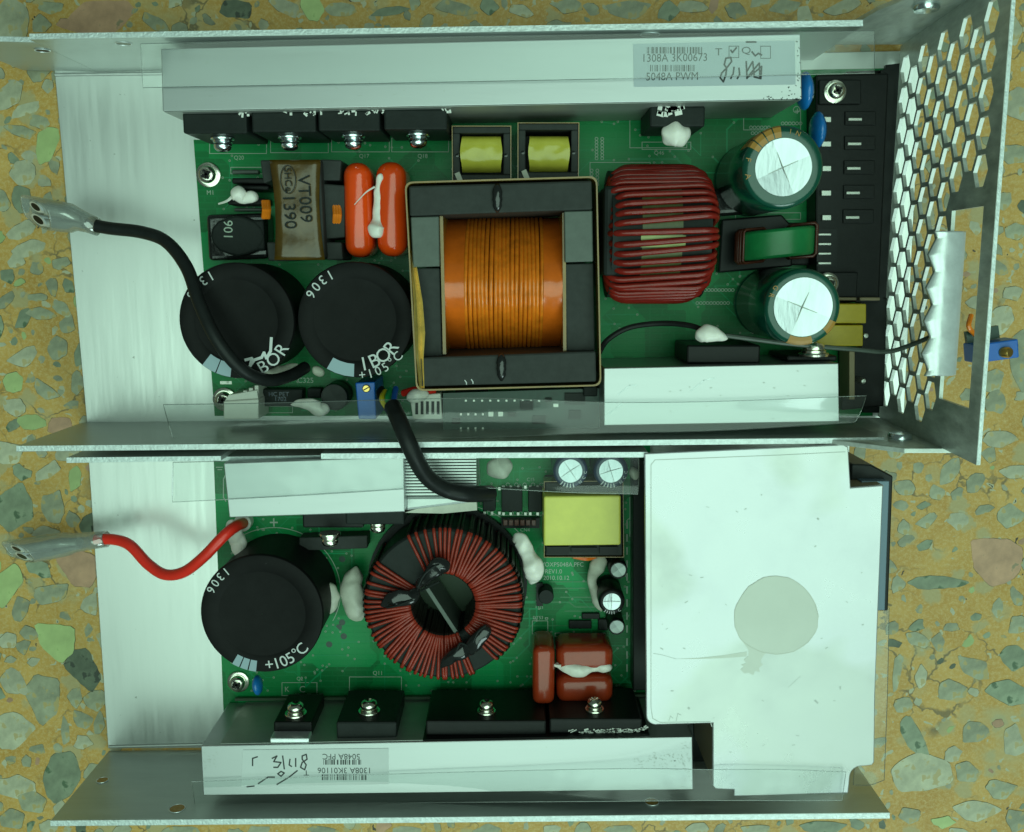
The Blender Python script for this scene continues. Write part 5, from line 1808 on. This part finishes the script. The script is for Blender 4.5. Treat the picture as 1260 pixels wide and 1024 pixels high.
# --- small electrolytics
def small_cap(px, py, r, rt, z, sl, lab_, top='can_top', mark=True, cross=.6):
    o, c_, rr_, rtt = can_cap(U2, px, py, r, rt, z, sl, lab_, cross=cross, groove=r > 12, top=top)
    if mark:
        s = MB()
        for k in range(5): sleeve_band(s, c_, rr_, rtt, z, -128 + k * 12, -124 + k * 12, n=2, drop=1.5)
        arc_text(s, 'NCC' if r > 18 else 'C', (c_.x, c_.y), rr_ * .84, math.radians(-48), math.radians(22), 1.2, z + .08)
        s.build('printed_text', 'white_print', o)
small_cap(702, 580, 22, 15, 24, 'blue_sleeve', 'left one of the two blue capacitors under the film')
small_cap(752, 580, 22, 15, 24, 'blue_sleeve', 'right one of the two blue capacitors under the film', cross=.3)
small_cap(761, 702, 12, 9.5, 19, 'sleeve_black', 'small can by the lime transformer', top='can_dull', mark=False)
small_cap(753, 741, 17, 11.5, 22, 'sleeve_black', 'middle can of the column of three', cross=.0)
small_cap(759, 772, 11, 9, 18, 'sleeve_black', 'lowest can of the column of three', top='can_dull', mark=False)
blob('glue_blob', [(742, 684, 14), (735, 697, 14), (728, 715, 13), (736, 738, 14), (740, 753, 13)], [1.8, 2.6, 1.3, 1.8, .7], 'silicone_grey', U2, 'long grey glue run beside the column of small cans', seed=13)
blob('glue_blob', [(600, 570, 22), (614, 575, 23), (628, 568, 22)], [2.5, 3.6, 2.4], 'silicone_grey', U2, 'glue under the film by the fins', seed=14)
blob('glue_blob', [(775, 585, 18), (786, 580, 18)], [2.4, 1.8], 'silicone_grey', U2, 'glue right of the blue capacitors', seed=15)

# --- chips
for x0, y0, x1, y1, z in ((594, 604, 610, 629, 12.5), (617, 602, 643, 630, 12), (650, 602, 667, 630, 12.5)):
    o = MB().pp(quad(x0, y0, x1, y1), z, PT).build('chip', 'epoxy', U2, bevel=.25)
    l = MB()
    for k in range(int((x1 - x0) / 8) + 1):
        for yy in (y0 - 2.5, y1 + 2.5):
            l.pp(quad(x0 + 1 + k * 9, yy - 1.8, x0 + 4 + k * 9, yy + 1.8), 9.2, PT)
    each(l, 'pin', 'solder', o)
sp2 = MB()
for k in range(6): sp2.pp(quad(619 + k * 7, 640, 624.5 + k * 7, 647), 12, PT)
so2 = MB().pp(quad(617, 638, 664, 650), 10.5, PT).build('resistor_array', 'smoke_black', U2)
each(sp2, 'resistor', 'brown_dark', so2, bevel=.15)
p = P(672, 735, 14); MB().lathe((p.x, p.y, PT), [(2.3, 0), (2.3, 5.5), (2.1, 5.8), (.1, 5.8)], 20, cap=False).build('small_transistor', 'epoxy', U2, smooth=True)
MB().pp(quad(660, 718, 668, 746), 9.5, PT).build('lead_row', 'smoke_black', U2)
for x0, y0, x1, y1 in ((736, 762, 748, 776), (700, 764, 728, 774), (716, 755, 738, 762)):
    MB().pp(quad(x0, y0, x1, y1), 9.2, PT).build('small_component', 'smoke_black', U2, bevel=.2)
# dark plug strip along the cover
MB().pp([(779, 566), (797, 566), (797, 850), (779, 850)], 15, PT).build('shield_strip', 'smoke_black', U2, bevel=.3)

# --- brown film capacitors
film_cap(U2, ((655, 785), (681, 855)), 24, 9, 'brown_cap', None)
film_cap(U2, ((684, 785), (752, 819)), 22, 9, 'brown_cap', None)
film_cap(U2, ((684, 822), (752, 856)), 22, 9, 'brown_cap', None)
blob('glue_blob', [(683, 817, 20), (697, 821, 21), (712, 826, 21.5), (728, 822, 21), (745, 822, 21), (753, 821, 20)], [.8, 1.6, 2.2, 1.3, 1.6, .8], 'silicone', U2, 'white glue strip between the brown capacitors', seed=16)
MB().tube(pspline([(674, 811, 22), (681, 818, 22), (690, 820, 22)], 5), [.12, .15, .2, .25, .3, .35, .4, .45, .5, .55, .6], 6).build('glue_string', 'silicone', U2, smooth=True)

# --- white cover plate over the right end
def arc_c(cx, cy, r, a0, a1, n=5):
    return [(cx + r * math.cos(math.radians(lerp(a0, a1, k / n))), cy + r * math.sin(math.radians(lerp(a0, a1, k / n)))) for k in range(n + 1)]
ZC = 42.5
cov = [(793, 558)] + [(1038, 547), (1044, 550), (1047, 600), (1087, 597)] + [(1080, 772), (1077, 858), (1076, 938), (1073, 942), (1062, 943)] + arc_c(1060, 957, 14, 265, 185) + [(1044, 976), (903, 980), (903, 972), (880, 971), (877, 967), (877, 890)] + arc_c(806, 881, 11, 90, 180)
cv = MB(); cv.pp(cov, ZC, ZC - 1.2)
cover = cv.build('cover_plate', 'cover_metal', U2, bevel=.3, label='pale cover plate with a round dried stain')
# pressed fold line inset along the left and lower edges
ln = MB()
for pts in ([(801, 600), (801, 870), (803, 884), (812, 889), (874, 888), (876, 894)], [(801, 600), (801, 572), (806, 566), (960, 560), (1040, 556)]):
    pstroke(ln, pts, .22, ZC, ZC + .02)
ln.build('fold_line', 'sink_metal', cover)
# dried stain: disc with tail and a thin run to the left
st_ = MB()
body = []
for k in range(44):
    a = 2 * math.pi * k / 44
    r = 50 + 1.2 * math.sin(3 * a) + rnd.uniform(-.6, .6)
    x = 955 + r * 1.03 * math.cos(a); y = 758 + r * .96 * math.sin(a)
    body.append((x, y))
st_.pp(body, ZC + .05, ZC)
st_.pp([(916, 776), (950, 800), (941, 805), (937, 811), (936, 815), (939, 818), (934, 822), (935, 827), (929, 826), (927, 831), (921, 828), (916, 829), (911, 824), (915, 821), (912, 818), (918, 816), (915, 812), (921, 807), (921, 800), (916, 793), (912, 785)], ZC + .045, ZC)
st_.pp([(919, 802), (919, 808), (890, 810), (860, 811), (832, 811), (860, 809.6), (890, 806.5)], ZC + .04, ZC)
so_ = st_.build('dried_stain', 'glue_stain', cover)
rm = MB(); pstroke(rm, body + body[:1], .16, ZC + .05, ZC + .055); rm.build('stain_rim', 'stain_edge', cover)
sc_ = MB()
for pts, w in (([(832, 811), (815, 806), (804, 804)], .12), ([(832, 887), (834, 878), (838, 880)], .2), ([(823, 887), (825, 881), (828, 884)], .15), ([(1003, 862), (1006, 865)], .5), ([(1034, 845), (1034, 848)], .4), ([(970, 846), (985, 832)], .07), ([(847, 871), (848, 872)], .6), ([(1006, 638), (1007, 639)], .5)):
    pstroke(sc_, pts, w, ZC, ZC + .03)
for i in range(40):
    x = rnd.uniform(810, 1070); y = rnd.uniform(570, 960)
    if x > 1040 and y > 930: continue
    l_ = rnd.uniform(.3, 4) ; a = rnd.uniform(-.6, .6)
    if x < 880 and y > 885: continue
    pstroke(sc_, [(x, y), (x + l_ * math.cos(a), y + l_ * math.sin(a))], rnd.uniform(.06, .3), ZC, ZC + .03)
sc_.build('scratch', 'sink_metal', cover)
# hanging sides of the cover
sd = MB(); sd.pp([(1047, 600), (1087, 597.4), (1087, 599), (1047, 601.6)], ZC - 1.25, 10); sd.pp([(878, 893), (880, 893), (880, 966), (878, 966)], ZC - 1.25, 12)
each(sd, 'cover_skirt', 'tan_face', cover)  # tan colour puts the floor's reflection into the skirts
bk = MB(); bk.pp([(1048, 571), (1072, 572), (1099, 586), (1093, 752), (1040, 752)], 33, 3)
inlet = bk.build('inlet_socket', 'smoke_black', U2, bevel=.4, label='black socket block peeping out from under the cover plate')
bk = MB(); bk.pp([(1060, 592), (1094.5, 592), (1089, 751), (1060, 751)], 36.5, 33.1); bk.build('socket_rim', 'slate_face', inlet, bevel=.2)
ft = MB(); ft.pp([(903, 972), (1044, 968), (1043, 984), (960, 986), (903, 985)], 30, 2); ft.build('cover_foot', 'wall_metal', U2, bevel=.2)
ft = MB(); ft.pp([(853, 880), (877, 880), (877, 990), (853, 990)], 12, 2); ft.build('dark_partition', 'smoke_black', U2)

# --- red flying lead
rl = MB(); rl.tube(pspline([(118, 664, 15), (140, 664, 16), (160, 671, 18), (182, 694, 20), (203, 707, 22), (226, 704, 24), (250, 686, 26), (275, 660, 26), (290, 648, 22), (299, 644, 14)], 10), 1.62, 14)
rl.build('flying_lead', 'red_rubber', U2, smooth=True, label='red flying lead')
terminal(U2, (24, 679, 10), (92, 668, 12), (131, 663, 15), 3.6, 'clear sleeve over the terminal of the red lead')

# ================================================================== cable between the units
LK = thing('linking_cable', P(520, 560, 30), 'thick black cable with yellow, green and blue cores joining the two power supplies', 'cable')
k = MB(); k.tube(pspline([(483, 500, 38), (492, 520, 44), (506, 553, 46), (524, 585, 42), (548, 602, 38), (575, 608, 36), (604, 607, 29)], 10), 2.25, 16)
k.build('jacket', 'rubber', LK, smooth=True)
for mt_, pts in (('wire_yellow', [(474, 482, 28), (470, 490, 33), (475, 500, 36), (482, 506, 39)]), ('wire_green', [(480, 480, 28), (477, 490, 34), (480, 500, 37), (484, 506, 39)]), ('wire_blue', [(487, 478, 27), (485, 490, 33), (485, 500, 37), (486, 506, 39)]), ('rubber', [(470, 478, 26), (466, 486, 30), (476, 504, 36)])):
    MB().tube(pspline(pts, 6), .8, 8).build('core_wire', mt_, LK, smooth=True)

# ================================================================== clear insulating films
def film(name, grid, label, edges=True):
    """grid rows of (px,py,z): a smooth thin sheet"""
    R_, K = len(grid), len(grid[0])
    rows = [spline([P(*p) for p in r], 6) for r in grid]
    cols = []
    for j in range(len(rows[0])):
        cols.append(spline([rows[i][j] for i in range(R_)], 5) if R_ > 2 else [rows[0][j].lerp(rows[1][j], t / 4) for t in range(5)])
    n1, n2 = len(cols), len(cols[0])
    mb = MB()
    vs = [p for c__ in cols for p in c__]
    fs = [[i * n2 + j, i * n2 + j + 1, (i + 1) * n2 + j + 1, (i + 1) * n2 + j] for i in range(n1 - 1) for j in range(n2 - 1)]
    mb.add(vs, fs)
    o = mb.build(name, 'clear_film', None, smooth=True, auto=180)
    o['label'] = label; o['category'] = 'film'; o['group'] = 'clear insulating film strips over the heat sinks'
    if edges:
        e = MB()
        ring = [c__[0] for c__ in cols] + cols[-1][1:] + [c__[-1] for c__ in cols[::-1]][1:] + cols[0][::-1][1:-1]
        e.tube(ring, .11, 6, closed=True)
        e.build('film_edge', 'film_edge', o)
    return o


film('insulating_film', [[(173, 54, 40), (450, 47, 42.5), (760, 42, 42.5), (1076, 38, 42)], [(176, 108, 39), (450, 103, 39), (760, 97, 39.5), (1076, 90, 38)]], 'clear film strip lying across the long heat sink with the grey sticker')
film('insulating_film', [[(201, 498, 34), (330, 496, 36), (480, 492, 38), (600, 490, 38), (740, 495, 38.5), (880, 494, 38.5), (1066, 487, 38)], [(207, 520, 30), (330, 518, 33), (480, 515, 36), (600, 516, 36), (740, 512, 38), (880, 510, 38), (1060, 505, 36)], [(214, 541, 30), (330, 540, 34), (480, 540, 38), (600, 538, 38), (740, 533, 38), (880, 530, 38), (1052, 520, 36)]], 'clear wavy film strip along the lower rim, under the scratched short heat sink')
film('insulating_film', [[(213, 569, 41), (350, 566, 41), (497, 563, 41)], [(212, 618, 38.4), (350, 611, 38.4), (497, 602, 38.4)]], 'clear film corner over the bare plate and the block above the red lead')
film('insulating_film', [[(588, 560, 40), (700, 561, 41), (786, 561, 41)], [(590, 585, 36), (700, 592, 36), (786, 592, 37)], [(592, 600, 32), (700, 606, 35), (785, 608, 36)]], 'clear film flap over the two blue capacitors')
film('insulating_film', [[(236, 962, 37), (500, 952, 37), (760, 946, 38.5), (872, 947, 43.6), (960, 947, 43.8), (1041, 950, 43.8)], [(240, 992, 33), (500, 988, 34), (760, 986, 38), (872, 985, 43.2), (960, 985, 43.6), (1036, 985, 43.4)]], 'clear film strip over the heat sink bar with the white sticker')
film('insulating_film', [[(1060, 748, 30), (1078, 748, 30), (1094, 748, 30)], [(1056, 850, 30), (1076, 850, 30), (1092, 850, 30)], [(1050, 966, 30), (1070, 966, 30), (1088, 960, 30)]], 'clear film edge showing at the right of the cover plate, on the terrazzo side')

for o_ in bpy.data.objects:
    n_ = o_.name.split('.')[0]
    if n_ in ('silkscreen', 'printed_text', 'barcode', 'pen_mark', 'scratch', 'edge_wear', 'thermal_paste', 'solder_pad_row', 'via_patch', 'mark', 'chip_print', 'gold_print', 'copper_track', 'print_mark', 'printed_box', 'printed_logo') and o_.type == 'MESH':
        o_['kind'] = 'stuff'
